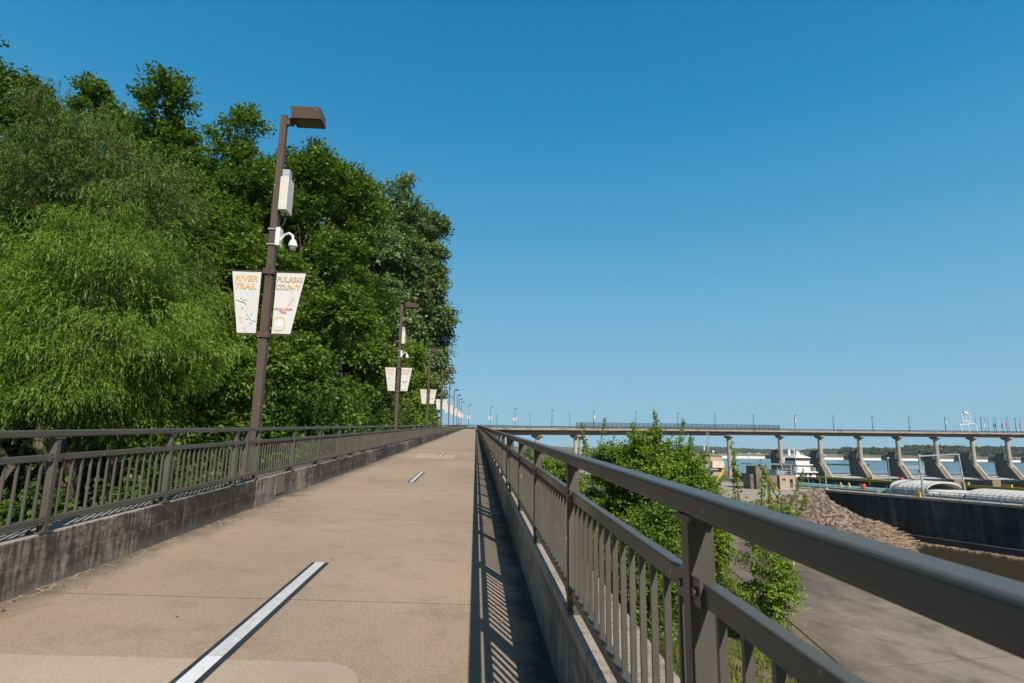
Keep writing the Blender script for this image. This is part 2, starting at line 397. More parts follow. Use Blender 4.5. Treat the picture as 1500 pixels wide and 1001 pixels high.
# ------------------------------------------------------------------ path, kerbs, markings
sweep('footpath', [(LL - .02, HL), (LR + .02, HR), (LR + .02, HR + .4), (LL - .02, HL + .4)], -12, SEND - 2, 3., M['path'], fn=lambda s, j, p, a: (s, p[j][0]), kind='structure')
def kuv(s, j, p, a): return (s, a[j])
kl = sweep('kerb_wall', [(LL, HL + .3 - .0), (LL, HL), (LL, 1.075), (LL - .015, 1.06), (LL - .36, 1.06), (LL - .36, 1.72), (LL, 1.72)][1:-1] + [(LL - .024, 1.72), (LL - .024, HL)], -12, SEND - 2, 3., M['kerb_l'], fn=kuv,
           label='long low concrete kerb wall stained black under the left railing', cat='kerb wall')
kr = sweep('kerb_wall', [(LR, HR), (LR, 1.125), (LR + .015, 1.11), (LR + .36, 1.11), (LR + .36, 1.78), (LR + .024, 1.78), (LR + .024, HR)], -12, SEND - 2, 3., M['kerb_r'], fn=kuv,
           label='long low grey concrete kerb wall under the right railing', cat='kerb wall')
# steel cover plate on the left kerb
b = MB()
def plate(b, s0, s1, h0, h1, lat, th):
    b.add([pt(s0, lat, h0), pt(s1, lat, h0), pt(s1, lat, h1), pt(s0, lat, h1), pt(s0, lat + th, h0), pt(s1, lat + th, h0), pt(s1, lat + th, h1), pt(s0, lat + th, h1)],
          [(0, 1, 2, 3), (7, 6, 5, 4), (0, 4, 5, 1), (1, 5, 6, 2), (2, 6, 7, 3), (3, 7, 4, 0)])
plate(b, 12.12, 12.62, 1.44, 1.12, LL + .002, .016)
b.build('cover_plate', simple('plate_grey', (.13, .12, .11), .6), kl)
def hpath(lat): return HL + (HR - HL) * (lat - LL) / (LR - LL)
def strip(name, lat0, lat1, s0, s1, up, m, **k):
    n = max(1, int((s1 - s0) / 2)); b = MB()
    for i in range(n):
        a = s0 + (s1 - s0) * i / n; c = s0 + (s1 - s0) * (i + 1) / n
        b.add([pt(a, lat0, hpath(lat0) - up), pt(a, lat1, hpath(lat1) - up), pt(c, lat1, hpath(lat1) - up), pt(c, lat0, hpath(lat0) - up)], [(0, 1, 2, 3)])
    return b.build(name, m, **k)
for i in range(15):
    s1 = 7.12 + 12.8 * i; s0 = s1 - 3.45
    strip('lane_edging', -1.82, -1.63, s0, s1, .008, M['mark_black'], kind='structure')
    strip('lane_marking', -1.78, -1.672, max(s0, 4.4), s1, .012, M['mark_white'], kind='structure')
    if i == 0: strip('lane_marking', -1.78, -1.672, s0, 4.397, .012, M['mark_fresh'], kind='structure')
# smoother repair patch in the foreground, rounded corner
b = MB(); poly = [(LL + .05, 1.6)]
for t in np.linspace(0, 1, 9):
    a = t * math.pi / 2; poly.append((-1.06 + .22 * math.cos(-math.pi / 2 + a) if False else -1.0 + .3 * math.sin(math.pi / 2 - a) - .3 * 0, 4.05 + .32 * math.sin(a)))
poly = [(LL + .03, 1.6), (-.70, 1.6)] + [(-1.0 + .3 * math.cos(a), 4.02 + .33 * math.sin(a)) for a in np.linspace(0, math.pi / 2, 9)] + [(LL + .03, 4.37)]
b.add([pt(s, la, hpath(la) - .004) for la, s in poly], [tuple(range(len(poly)))])
b.build('repair_patch', M['patch'], kind='structure')
poly = [(-2.9, 27.5), (-1.0, 27.5), (-1.0, 31.5), (-2.9, 31.5)]
b = MB(); b.add([pt(s, la, hpath(la) - .004) for la, s in poly], [(0, 1, 2, 3)]); b.build('repair_patch', M['patch'], kind='structure')
for s in (37.3, 75., 113., 151.):
    strip('expansion_joint', LL + .01, LR - .01, s, s + .35, .006, M['joint'], kind='structure')
    strip('expansion_joint', LL + .01, LR - .01, s - .9, s - .5, .004, M['patch'], kind='structure')

# ------------------------------------------------------------------ railing sections
PITCHR, NB = 2.1, 6
GAP = 1.0
SECL = PITCHR * NB + GAP             # 13.6
def section(side, slope, label):
    """local x along the ramp, y outward from the inner face (side=-1 left, +1 right), z from kerb top"""
    root = empty('railing_section', label=label, cat='railing')
    Y = lambda a: -a * side          # heading +x, left is +y
    def yb(a, b_): return (min(Y(a), Y(b_)), max(Y(a), Y(b_)))
    m = M['rail']
    def rail(name, x0, x1, a, b_, z0, z1, c):
        k = MB(); y0, y1 = yb(a, b_); k.cbox((x0, y0, z0), (x1, y1, z1), c, shear=slope); return k.build(name, m, root)
    L1 = PITCHR * NB
    rail('top_rail', -GAP / 2 + .006, 6.0, .0, .076, .872, .938, .013)
    rail('top_rail', 6.006, L1 + GAP / 2 - .006, .0, .076, .872, .938, .013)
    for i in range(NB):
        x = i * PITCHR
        rail('mid_rail', x + .028, x + PITCHR - .028, .020, .062, .652, .712, .007)
        rail('bottom_rail', x + .028, x + PITCHR - .028, .016, .062, .085, .14, .008)
    for x0, x1 in ((-GAP / 2 + .03, -.028), (L1 + .028, L1 + GAP / 2 - .03)):
        rail('mid_rail', x0, x1, .020, .062, .652, .712, .007)
        rail('bottom_rail', x0, x1, .016, .062, .085, .14, .008)
    for i in range(NB + 1):
        x = i * PITCHR; k = MB(); dz = slope * x
        y0, y1 = yb(.004, .076)
        k.box((x - .026, y0, .016 + dz), (x + .026, y1, .858 + dz))
        y0, y1 = yb(-.004, .15); k.box((x - .09, y0, dz + .0), (x + .09, y1, .016 + dz))
        y0, y1 = yb(-.002, .080); k.box((x - .06, y0, .857 + dz), (x + .06, y1, .873 + dz))
        for zc in (.682, .112):
            for sx in (-1, 1):
                y0, y1 = yb(.010, .019); xa = x + sx * .027; xb = x + sx * .085
                k.box((min(xa, xb), y0, zc - .036 + dz), (max(xa, xb), y1, zc + .036 + dz))
                yy = Y(.010); k.tube([(x + sx * .056, yy, zc + dz), (x + sx * .056, yy + .008 * side, zc + dz)], .012, 8)
        for sx in (-1, 1):
            for aa in (.11,):
                k.tube([(x + sx * .065, Y(aa), .016 + dz), (x + sx * .065, Y(aa), .036 + dz)], .012, 6)
        k.build('post', m, root)
    for i in range(NB):
        k = MB(); n = 14
        for j in range(n):
            x = i * PITCHR + PITCHR * (j + 1) / (n + 1) ; dz = slope * x
            y0, y1 = yb(.028, .050); k.box((x - .008, y0, .138 + dz), (x + .008, y1, .655 + dz))
        k.build('baluster_panel', m, root)
    k = MB()                           # end stiles beside the joint, full height
    x = L1 + GAP / 2 - .045; dz = slope * x; y0, y1 = yb(-.004, .078)
    k.box((x - .02, y0, .07 + dz), (x + .05, y1, .944 + dz))
    k.build('end_stile', m, root)
    for grp in ((-.36, -.24, -.12), (L1 + .14, L1 + .27)):
        k = MB()
        for x in grp:
            dz = slope * x; y0, y1 = yb(.028, .050); k.box((x - .008, y0, .138 + dz), (x + .008, y1, .655 + dz))
        k.build('baluster_panel', m, root)
    return root
def far_section(side, L, tall=False):
    k = MB(); Y = lambda a: -a * side
    def bx(x0, x1, a, b_, z0, z1): k.box((x0, min(Y(a), Y(b_)), z0), (x1, max(Y(a), Y(b_)), z1))
    bx(0, L, 0, .09, .86, .94); bx(0, L, .01, .07, .67, .74); bx(0, L, .01, .07, .08, .14)
    for i in range(int(L / 2.1) + 1): bx(i * 2.1, i * 2.1 + .06, 0, .08, 0, .86)
    for i in range(int(L / .22)): bx(i * .22 + .1, i * .22 + .135, .02, .05, .14, .67)
    return k.mesh('far_railing', M['brown_rail'])
ORD = ['nearest', 'second', 'third', 'fourth', 'fifth', 'sixth', 'seventh', 'eighth', 'ninth', 'tenth', 'eleventh', 'twelfth', 'thirteenth', 'fourteenth', 'fifteenth', 'sixteenth', 'seventeenth', 'eighteenth', 'nineteenth', 'twentieth']
S_START = 10.55 - SECL                # first joint in view at s = 10.55
PHASE = {-1: S_START, 1: S_START}
ramp_slope = SL
for side in (-1, 1):
    word = 'left' if side < 0 else 'right'
    lat = LL if side < 0 else LR; hk = 1.06 if side < 0 else 1.11
    proto = None; i = 0; s = PHASE[side]
    while s + SECL < 190:
        lab = f'brown railing on the {word} kerb, ' + ('nearest section, right at the camera' if i == 0 else f'{ORD[i]} section along from the near end')
        if proto is None: o = proto = section(side, ramp_slope, lab)
        else:
            o = copy_tree(proto); o['label'] = lab
        p = pt(s + GAP / 2, lat, hk); q = pt(s + GAP / 2 + 1, lat, hk)
        o.location = p; o.rotation_euler = (0, 0, math.atan2(q.y - p.y, q.x - p.x))
        o['group'] = f'railing sections along the {word} kerb of the ramp'
        s += SECL; i += 1
    # bridge beyond the ramp: one-piece sections
    fm = None; first = True
    while s + 10 < SEND - 6:
        p = pt(s, lat, hk); q = pt(s + 10, lat, hk); L = (q - p).length
        if fm is None: fm = far_section(side, 10.0)
        o = link('railing_section', fm, label=('far thin grey railing along the near edge of the distant bridge deck' if side > 0 else 'far thin grey railing along the far edge of the distant bridge deck'), cat='railing',
                 group=('far bridge railing, near edge' if side > 0 else 'far bridge railing, far edge'))
        d = q - p; o.location = p; o.rotation_euler = (0, -math.atan2(d.z, math.hypot(d.x, d.y)), math.atan2(d.y, d.x)); o.scale = (L / 10.0 * .998, 1, 1)
        s += 10

# ------------------------------------------------------------------ bridge structure
br = empty('footbridge', pt(250, -1.67, 1.6), label='long footbridge on round concrete columns crossing above the dam and curving to the ramp', cat='bridge')
def in_br(o):
    o.parent = br; o.matrix_parent_inverse = Matrix.Translation(-br.location); return o
S1066 = s_of_px(1066, LR, 200)
in_br(sweep('box_beam', [(-3.2, 1.99), (-.2, 2.05), (-.6, 2.9), (-2.8, 2.9)], -12, 196, 4., M['conc']))
in_br(sweep('steel_girder', [(LR - .5, 2.19), (LR - .5, 3.6), (LR - .75, 3.6), (LR - .75, 2.19)], 196, S1066, 4., M['girder']))
in_br(sweep('steel_girder', [(LL + .45, 2.27), (LL + .45, 3.7), (LL + .7, 3.7), (LL + .7, 2.27)], 196, S1066, 4., M['girder']))
in_br(sweep('deck_slab', [(LL - .36, 2.26), (LR + .36, 2.31), (LR + .36, 2.5), (LL - .36, 2.5)][:0] or [(LL + .1, 1.95), (LR - .1, 2.07), (LR - .1, 2.2), (LL + .1, 2.1)], 196, SEND - 3, 4., M['pier_conc']))
in_br(sweep('concrete_beam', [(LR - .45, 2.2), (LR - .45, 3.35), (LR - 1.2, 3.35), (LR - 1.2, 2.2)], S1066 + .2, SEND - 3, 4., M['girder']))
in_br(sweep('concrete_beam', [(LL + .45, 2.1), (LL + .45, 3.35), (LL + 1.2, 3.35), (LL + 1.2, 2.1)], S1066 + .2, SEND - 3, 4., M['girder']))
def column(s, zbot, r, big=False, hd=3.0):
    c = pt(s, -1.67, hd); _, t, n = ref(s)
    k = MB(); k.tube([(c.x, c.y, zbot), (c.x, c.y, c.z - 1.3)], [r, r * .95], 20)
    o = in_br(k.build('column', M['conc'], smooth=True))
    k = MB(); N = Vector((n[0], n[1], 0)); T = Vector((t[0], t[1], 0))
    pr = [(-2.6, 0), (2.6, 0), (2.6, -.55), (1.2, -1.3), (-1.2, -1.3), (-2.6, -.55)]
    k.prism([(a, z) for a, z in pr], -.95, .95, lambda a, d, z: (c.x + N.x * a + T.x * d, c.y + N.y * a + T.y * d, c.z + z))
    cp = k.build('cap', M['conc']); cp.parent = o
    return o
GZ = -7.0
for px in (787, 843, 925): 
    sc_ = s_of_px(px, -1.67, 190); column(sc_, GZ, .95 if px != 843 else .8, hd=3.72)
sc_ = s_of_px(850, -1.67, 190); column(sc_, GZ, .8, hd=3.72)
column(s_of_px(1066, -1.67), -12, 1.05, hd=3.72)
for s in range(8, 190, 26): column(s, GZ, .7, hd=2.92)
DAMPX = [1141, 1200, 1257, 1313, 1368, 1421.5, 1473, 1522, 1569]
DAMS = [s_of_px(x, -1.67) for x in DAMPX]
for s in DAMS: column(s, -7., 1.0, hd=3.36)
# tall fence panels on the bridge
b = MB(); sa, sb = s_of_px(843, LR), s_of_px(1143, LR)
ss = np.arange(sa, sb, .3)
fe = empty('tall_fence', pt(sa, LR, 1.1), label='tall thin bar fence on the bridge deck above the brown girder', cat='fence')
for s in ss:
    hgt = 2.55; w = .10 if round((s - sa) / .3) % 8 else .18
    b.bar(pt(s, LR + .18, 1.1), pt(s, LR + .18, 1.1 - hgt), w)
o = b.build('fence_bars', M['dark'], fe); o.matrix_parent_inverse = Matrix.Translation(-fe.location)
b = MB()
for i in range(len(ss) - 1):
    for h in (-1.42, -.2):
        b.bar(pt(ss[i], LR + .22, h), pt(ss[i + 1], LR + .22, h), .09)
o = b.build('fence_rail', M['dark'], fe); o.matrix_parent_inverse = Matrix.Translation(-fe.location)

# ------------------------------------------------------------------ lamp posts (local: x right of the path heading, y forward, z up from eye plane h=0 -> pole base)
BASE_H = 2.0
def lamp(label, mat, equip=False, height=6.75, banner=True, slim=False):
    root = empty('lamp_post', label=label, cat='lamp post'); B = BASE_H
    k = MB(); a, c = (.085, .065) if not slim else (.08, .06)
    k.add([(-a, -a, 0), (a, -a, 0), (a, a, 0), (-a, a, 0), (-c, -c, height + B), (c, -c, height + B), (c, c, height + B), (-c, c, height + B)],
          [(3, 2, 1, 0), (4, 5, 6, 7), (0, 1, 5, 4), (1, 2, 6, 5), (2, 3, 7, 6), (3, 0, 4, 7)])
    k.build('pole', mat, root)
    k = MB(); zt = height + B
    k.box((.055, -.04, zt - .22), (.22, .04, zt - .06)); k.build('arm', mat, root)
    k = MB(); z0, z1 = zt - .15, zt + .11
    x0, x1, w = .19, .86, .24
    k.add([(x0 + .03, -w + .03, z0), (x1 - .0, -w + .03, z0), (x1 - .0, w - .03, z0), (x0 + .03, w - .03, z0), (x0, -w, z1), (x1 - .03, -w, z1), (x1 - .03, w, z1), (x0, w, z1)],
          [(3, 2, 1, 0), (4, 5, 6, 7), (0, 1, 5, 4), (1, 2, 6, 5), (2, 3, 7, 6), (3, 0, 4, 7)])
    hd = k.build('lamp_head', mat, root)
    k = MB(); k.box((x0 + .12, -w + .07, z0 - .012), (x1 - .06, w - .07, z0 - .001)); k.build('lens', M['lens'], hd)
    if banner:
        for zz in (3.12, 1.76):
            k = MB(); z = zz + B
            k.box((-.115, -.115, z - .06), (.115, .115, z + .06))
            for sx in (-1, 1):
                k.tube([(sx * .1, -.05, z - .0), (sx * (.86 if zz > 3 else .56), -.05, z - .0)], .012, 6)
            for dz in (-.09, .1): k.tube([(0.02, -.115 + .03, z + dz), (.02, -.13 + .03, z + dz)], .022, 6)
            k.build('banner_bracket', mat, root)
    if equip:
        k = MB(); k.cbox((.10, -.18, 4.47 + B), (.275, .18, 5.23 + B), .012); cb = k.build('cabinet', M['cabinet'], root)
        k = MB(); k.box((.085, -.12, 4.6 + B), (.10, .12, 5.1 + B)); k.build('mounting_plate', M['dark'], root)
        k = MB(); k.cbox((.10, -.1, 5.25 + B), (.25, .08, 5.43 + B), .008); k.build('junction_box', M['galv'], root)
        k = MB(); k.tube([(.2, 0, 4.46 + B), (.2, 0, 4.25 + B), (.17, 0, 4.16 + B), (.1, 0, 4.16 + B), (.08, 0, 4.22 + B)], .013, 8); k.build('conduit', M['dark'], root, smooth=True)
        k = MB(); k.box((.07, -.1, 3.7 + B), (.16, .1, 4.1 + B)); k.build('camera_plate', M['plastic'], root)
        for zz in (3.72, 4.06):
            k = MB(); k.box((-.1, -.1, zz + B - .012), (.105, .1, zz + B + .012)); k.build('strap', M['galv'], root)
        k = MB(); k.tube([(.15, -.02, 3.82 + B), (.24, -.03, 3.95 + B), (.34, -.05, 3.985 + B), (.42, -.06, 3.93 + B), (.44, -.06, 3.82 + B)], .028, 10)
        k.lathe([(.03, .11), (.06, .075), (.09, 0), (.09, -.05), (.074, -.065)], 18, (.44, -.06, 3.74 + B)); cm = k.build('dome_camera', M['plastic'], root, smooth=True)
        k = MB(); k.lathe([(.072, .012), (.068, -.04), (.05, -.075), (.01, -.088)], 16, (.44, -.06, 3.664 + B)); k.build('dome_glass', simple('smoked_dome', (.16, .16, .17), .2), cm, smooth=True)
    return root
def text_mesh(body, size, mat, width=None, bold=.012, shear=0):
    c = bpy.data.curves.new('lettering', 'FONT'); c.body = body; c.size = size; c.align_x = 'LEFT'; c.offset = bold; c.shear = shear; c.space_line = .82; c.extrude = .0004; c.resolution_u = 3
    o = bpy.data.objects.new('lettering', c); COL.objects.link(o)
    bpy.context.view_layer.update()
    me = bpy.data.meshes.new_from_object(o.evaluated_get(bpy.context.evaluated_depsgraph_get()))
    bpy.data.objects.remove(o); bpy.data.curves.remove(c)
    v = np.array([x.co[:] for x in me.vertices]); 
    w = v[:, 0].max() - v[:, 0].min()
    sx = width / w if width else 1
    for x in me.vertices: x.co = ((x.co.x - v[:, 0].min()) * sx, -x.co.z, x.co.y)
    me.materials.clear(); me.materials.append(mat); return me
# banner in local pole coordinates: plane at y=-.05; x offsets
BZ1, BZ0 = 3.10 + BASE_H, 1.79 + BASE_H
def banner(side):
    k = MB(); nx, nz = 8, 16; xi = .16
    wo1, wo0 = .60, .38
    V = []; Fq = []
    for j in range(nz + 1):
        t = j / nz; z = BZ0 + (BZ1 - BZ0) * t; wo = wo0 + (wo1 - wo0) * t
        for i in range(nx + 1):
            u = i / nx
            y = -.052 - .004 * math.sin(5 * u + 3 * t) * math.sin(math.pi * t)
            V.append((side * (xi + wo * u), y, z))
    for j in range(nz):
        for i in range(nx):
            a = j * (nx + 1) + i; Fq.append((a, a + 1, a + nx + 2, a + nx + 1))
    k.add(V, Fq); k.add([(x, y + .003, z) for x, y, z in V], [f[::-1] for f in Fq])
    o = k.build('banner', M['banner'], smooth=True)
    yf = -.0590
    def txt(body, x, z, size, m, w, **kw):
        t = link('lettering', text_mesh(body, size, m, w, **kw), o); t.location = (x, yf, z)
    def blob(name, pts, m):
        b = MB()
        for (x, z, rx, rz, rot) in pts:
            n = 12; b.add([(x + rx * math.cos(a) * math.cos(rot) - rz * math.sin(a) * math.sin(rot), yf - .001, z + rx * math.cos(a) * math.sin(rot) + rz * math.sin(a) * math.cos(rot)) for a in np.linspace(0, 2 * math.pi, n, endpoint=False)], [tuple(range(n))])
        b.build(name, m, o)
    if side < 0:
        L = -.16 - .60
        txt('RIVER', L + .075, BZ1 - .20, .17, M['orange_ink'], .47, bold=.006, shear=.12)
        txt('TRAIL', L + .085, BZ1 - .37, .17, M['orange_ink'], .45, bold=.006, shear=.12)
        b = MB(); pts = [(-.62, BZ1 - .6), (-.52, BZ1 - .645), (-.44, BZ1 - .66), (-.39, BZ1 - .72), (-.375, BZ1 - .82), (-.36, BZ1 - .92), (-.31, BZ1 - 1.0), (-.25, BZ1 - 1.05), (-.18, BZ1 - 1.06)]
        for (x0, z0), (x1, z1) in zip(pts[:-1], pts[1:]): b.bar((x0, yf, z0), (x1, yf, z1), .018, .002)
        b.build('map_line', M['blue_ink'], o)
        blob('footprint_mark', [(-.50, BZ1 - .96, .035, .055, .4), (-.47, BZ1 - 1.05, .022, .045, -.3), (-.40, BZ1 - 1.18, .045, .05, 0), (-.37, BZ1 - 1.25, .02, .04, 0)], M['peach_ink'])
        blob('map_mark', [(-.52, BZ1 - .58, .012, .02, .5), (-.47, BZ1 - .62, .02, .008, 0), (-.42, BZ1 - .61, .02, .006, -.3), (-.48, BZ1 - .79, .025, .006, 0), (-.28, BZ1 - .92, .01, .03, .4), (-.27, BZ1 - 1.11, .02, .012, 0), (-.36, BZ1 - 1.02, .03, .006, -.5)], M['red_ink'])
    else:
        txt('PULASKI', .175, BZ1 - .20, .16, M['tan_ink'], .53, bold=.005)
        txt('COUNTY', .17, BZ1 - .37, .16, M['tan_ink'], .50, bold=.005)
        txt('MILLENNIUM', .18, BZ1 - .81, .07, M['red_ink'], .36, bold=.0025)
        txt('TRAIL', .285, BZ1 - .88, .07, M['red_ink'], .15, bold=.0025)
        b = MB(); cx, cz, w, h, r = .30, BZ1 - 1.10, .115, .135, .07
        ring = []
        for qx, qz, a0 in ((1, 1, 0), (-1, 1, 90), (-1, -1, 180), (1, -1, 270)):
            for a in np.linspace(a0, a0 + 90, 5): ring.append((cx + qx * (w - r) + r * math.cos(R(a)), cz + qz * (h - r) + r * math.sin(R(a))))
        b.tube([(x, yf + .006, z) for x, z in ring + ring[:1]], .011, 6, cap=False); b.build('ring_emblem', M['yellow_ink'], o)
        blob('ring_centre', [(cx, cz, .06, .07, 0)], simple('pale_blue_ink', (.62, .67, .74), .7))
        blob('footprint_mark', [(.62, BZ1 - .09, .03, .05, -.2), (.53, BZ1 - .27, .045, .06, 0), (.51, BZ1 - .40, .018, .025, 0), (.53, BZ1 - .53, .032, .055, -.1), (.50, BZ1 - .62, .012, .05, -.5), (.47, BZ1 - .68, .022, .014, 0), (.37, BZ1 - .76, .045, .05, -.3), (.27, BZ1 - 1.28, .03, .02, 0)], M['peach_ink'])
    return o
lamp_full = None
LAMPN = ['nearest', 'second', 'third', 'fourth', 'fifth', 'sixth', 'seventh', 'eighth', 'ninth']
bl0 = banner(-1); br0 = banner(1); used = False
l_plain = None
def place(o, s, lat, h, rzo=0):
    p = pt(s, lat, h); _, t, n = ref(s)
    o.location = p; o.rotation_euler = (0, 0, math.atan2(t[1], t[0]) - math.pi / 2 + rzo)
def hang_banners(s, lat, where, group='banners on the lamp posts'):
    global used
    for src, w in ((bl0, 'RIVER TRAIL'), (br0, 'PULASKI COUNTY')):
        o = src if not used else copy_tree(src)
        place(o, s, lat, BASE_H)
        tag(o, f'white tapering {w} banner hanging {"left" if src is bl0 else "right"} of the {where}', 'banner', group)
    used = True
for i in range(9):
    s = 12.2 + 20.9 * i
    lab = f'brown lamp post beside the ramp, {LAMPN[i]} from the camera' + (', with grey cabinet and dome camera' if i < 2 else ', with two banners')
    if i < 2:
        o = lamp(lab, M['pole'], True) if i == 0 else copy_tree(lamp_full); lamp_full = lamp_full or o
    else:
        o = lamp(lab, M['pole']) if l_plain is None else copy_tree(l_plain); l_plain = l_plain or o
    o['label'] = lab; o['group'] = 'lamp posts with banners beside the ramp'
    place(o, s, -4.44, BASE_H); hang_banners(s, -4.44, f'{LAMPN[i]} brown lamp post')
for px, w in ((686, 'at the start of the bend'), (718, 'on the bend, left of the girder'), (754, 'on the bend above the brown girder')):
    o = copy_tree(l_plain); s = s_of_px(px, -4.5, 194); place(o, s, -4.5, BASE_H, R(-0)); p_, t_, n_ = ref(s)
    o.rotation_euler[2] = R(5)
    tag(o, f'small far lamp post with pale banners {w}', 'lamp post', 'lamp posts with banners beside the ramp')
    for src, wd in ((bl0, 'left'), (br0, 'right')):
        c = copy_tree(src); place(c, s, -4.5, BASE_H); c.rotation_euler[2] = R(5)
        tag(c, f'tiny white banner, {wd} side of the lamp {w}', 'banner', 'banners on the lamp posts')
# plain bridge lamps, one mesh each
k = MB(); k.bar((0, 0, 0), (0, 0, 8.75), .2); k.box((.0, -.2, 8.6), (.95, .2, 8.85)); k.box((-.22, -.15, 3.2), (.12, .15, 4.2))
lm = k.mesh('bridge_lamp', M['teal'])
k = MB(); k.bar((0, 0, 0), (0, 0, 8.75), .2); k.box((.0, -.2, 8.6), (.95, .2, 8.85)); k.box((-.22, -.15, 3.2), (.12, .15, 4.2)); k.box((.1, -.3, 5.6), (.6, .3, 6.9), 1)
lmb = k.mesh('bridge_lamp', [M['teal'], M['white']])
BL = [(808, 0, 'between the bend and the tall fence'), (870, 1, 'with a white box above the start of the tall fence'), (931, 0, 'above the shrub, on the tall fence span'), (993, 0, 'above the middle of the tall fence'), (1048, 0, 'left of the first big column'), (1105, 0, 'just left of the end of the tall fence'), (1165, 1, 'with a white box right of the tall fence end'), (1222, 0, 'right of the tow boat column'), (1279, 0, 'above the third dam pier'), (1333, 0, 'above the fourth dam pier'), (1386, 1, 'white box on it, left of the white frame'), (1438.5, 0, 'just right of the white frame sign'), (1489, 0, 'at the right end among the flags'), (1537, 0, 'beyond the flags')]
for px, bx_, w in BL:
    s = s_of_px(px, -4.3); o = link('lamp_post', lmb if bx_ else lm, label=f'thin far bridge lamp, {w}', cat='lamp post', group='lamp posts on the bridge over the dam')
    p = pt(s, -4.3, 2.2); o.location = p; o.rotation_euler = (0, 0, R(6))
k = MB(); k.bar((0, 0, 0), (0, 0, 1), .16); k.box((-.5, -.2, .97), (.1, .2, 1.0)); lt = k.mesh('slim_lamp', M['teal'])
for px, top, w in ((727, 608, 'nearest the bend, with a white base'), (776, 606, 'midway along the girder'), (835, 605, 'beside the start of the tall fence')):
    s = s_of_px(px, LR + .4); p = pt(s, LR + .46, 1.2); ztop = at(px, top, p.y)[2]
    o = link('lamp_post', lt, label=f'short teal bridge lamp, {w}', cat='lamp post', group='short teal lamps'); o.location = p; o.scale = (1, 1, ztop - p.z)

# white frame landmark and flags on the bridge deck
def on_deck(px, lat=LR): 
    s = s_of_px(px, lat); return pt(s, lat, 1.1)
c = on_deck(1420, LR + .1); S = 868 / c.y
def fp(px, py): return Vector((c.x + (px - 1420) / S, c.y + .05 * (px - 1420) / S, at(px, py, c.y)[2]))
b = MB(); W = .28
fr = [((1407, 622), (1409.5, 633.5)), ((1407, 622), (1421, 621.5)), ((1421, 633.5), (1419, 620.5)), ((1419, 620.7), (1431, 620.5)), ((1431, 620.5), (1432.5, 632.5)),
      ((1411, 606.5), (1413.5, 621)), ((1411, 606.5), (1423.5, 606.3)), ((1423.2, 606.3), (1424.8, 620.5)), ((1413, 617), (1424, 617)), ((1417, 606.5), (1418.6, 617))]
for i, (p, q) in enumerate(fr): 
    off = Vector((0, .02 * i, 0)); b.bar(fp(*p) + off, fp(*q) + off, W)
o = b.build('frame_sign', M['white'], label='big white open frame landmark shaped like a chair on the bridge deck', cat='frame sculpture')
b = MB(); p = fp(1417, 605); b.box((p.x - .8, p.y - .5, p.z - .35), (p.x + 1.1, p.y + .5, p.z + .55)); b.build('frame_panel', M['white'], o)
FL = [(1430, 611, 0), (1443, 610, 'white'), (1447, 611, 0), (1456, 611, 'dark'), (1459, 610, 'dark'), (1468.5, 611, 'dark'), (1475, 606, 'red'), (1478, 611, 'galv'), (1495, 611, 'red'), (1507, 610, 'red')]
FLW = ['bare pole right of the white frame', 'limp white flag', 'bare pole beside the white flag', 'left of a pair of dark flags', 'right of a pair of dark flags', 'single limp dark flag', 'tallest, limp red flag', 'bare grey flag beside the tallest red one', 'limp red flag at the right edge', 'red flag past the right edge']
for (px, top, fl), w in zip(FL, FLW):
    p = on_deck(px + 1.5, LR + .3); zt = at(px, top, p.y)[2]
    r_ = empty('flagpole', p, label=f'thin flagpole on the bridge deck, {w}', cat='flagpole', group='flagpoles on the bridge')
    b = MB(); b.tube([(0, 0, -.8), (0, 0, zt - p.z)], [.11, .06], 6); b.build('pole', M['dark'], r_)
    if fl:
        b = MB(); z = (zt - p.z) * .42
        pts = [(0.02, z + 1.3), (.35, z + 1.1), (.45, z + .2), (.3, z - .7), (.12, z - .9), (.05, z - .2)]
        b.prism(pts, -.12, .1, lambda a, d, zz: (-a, d, zz)); b.build('flag', M[fl], r_)

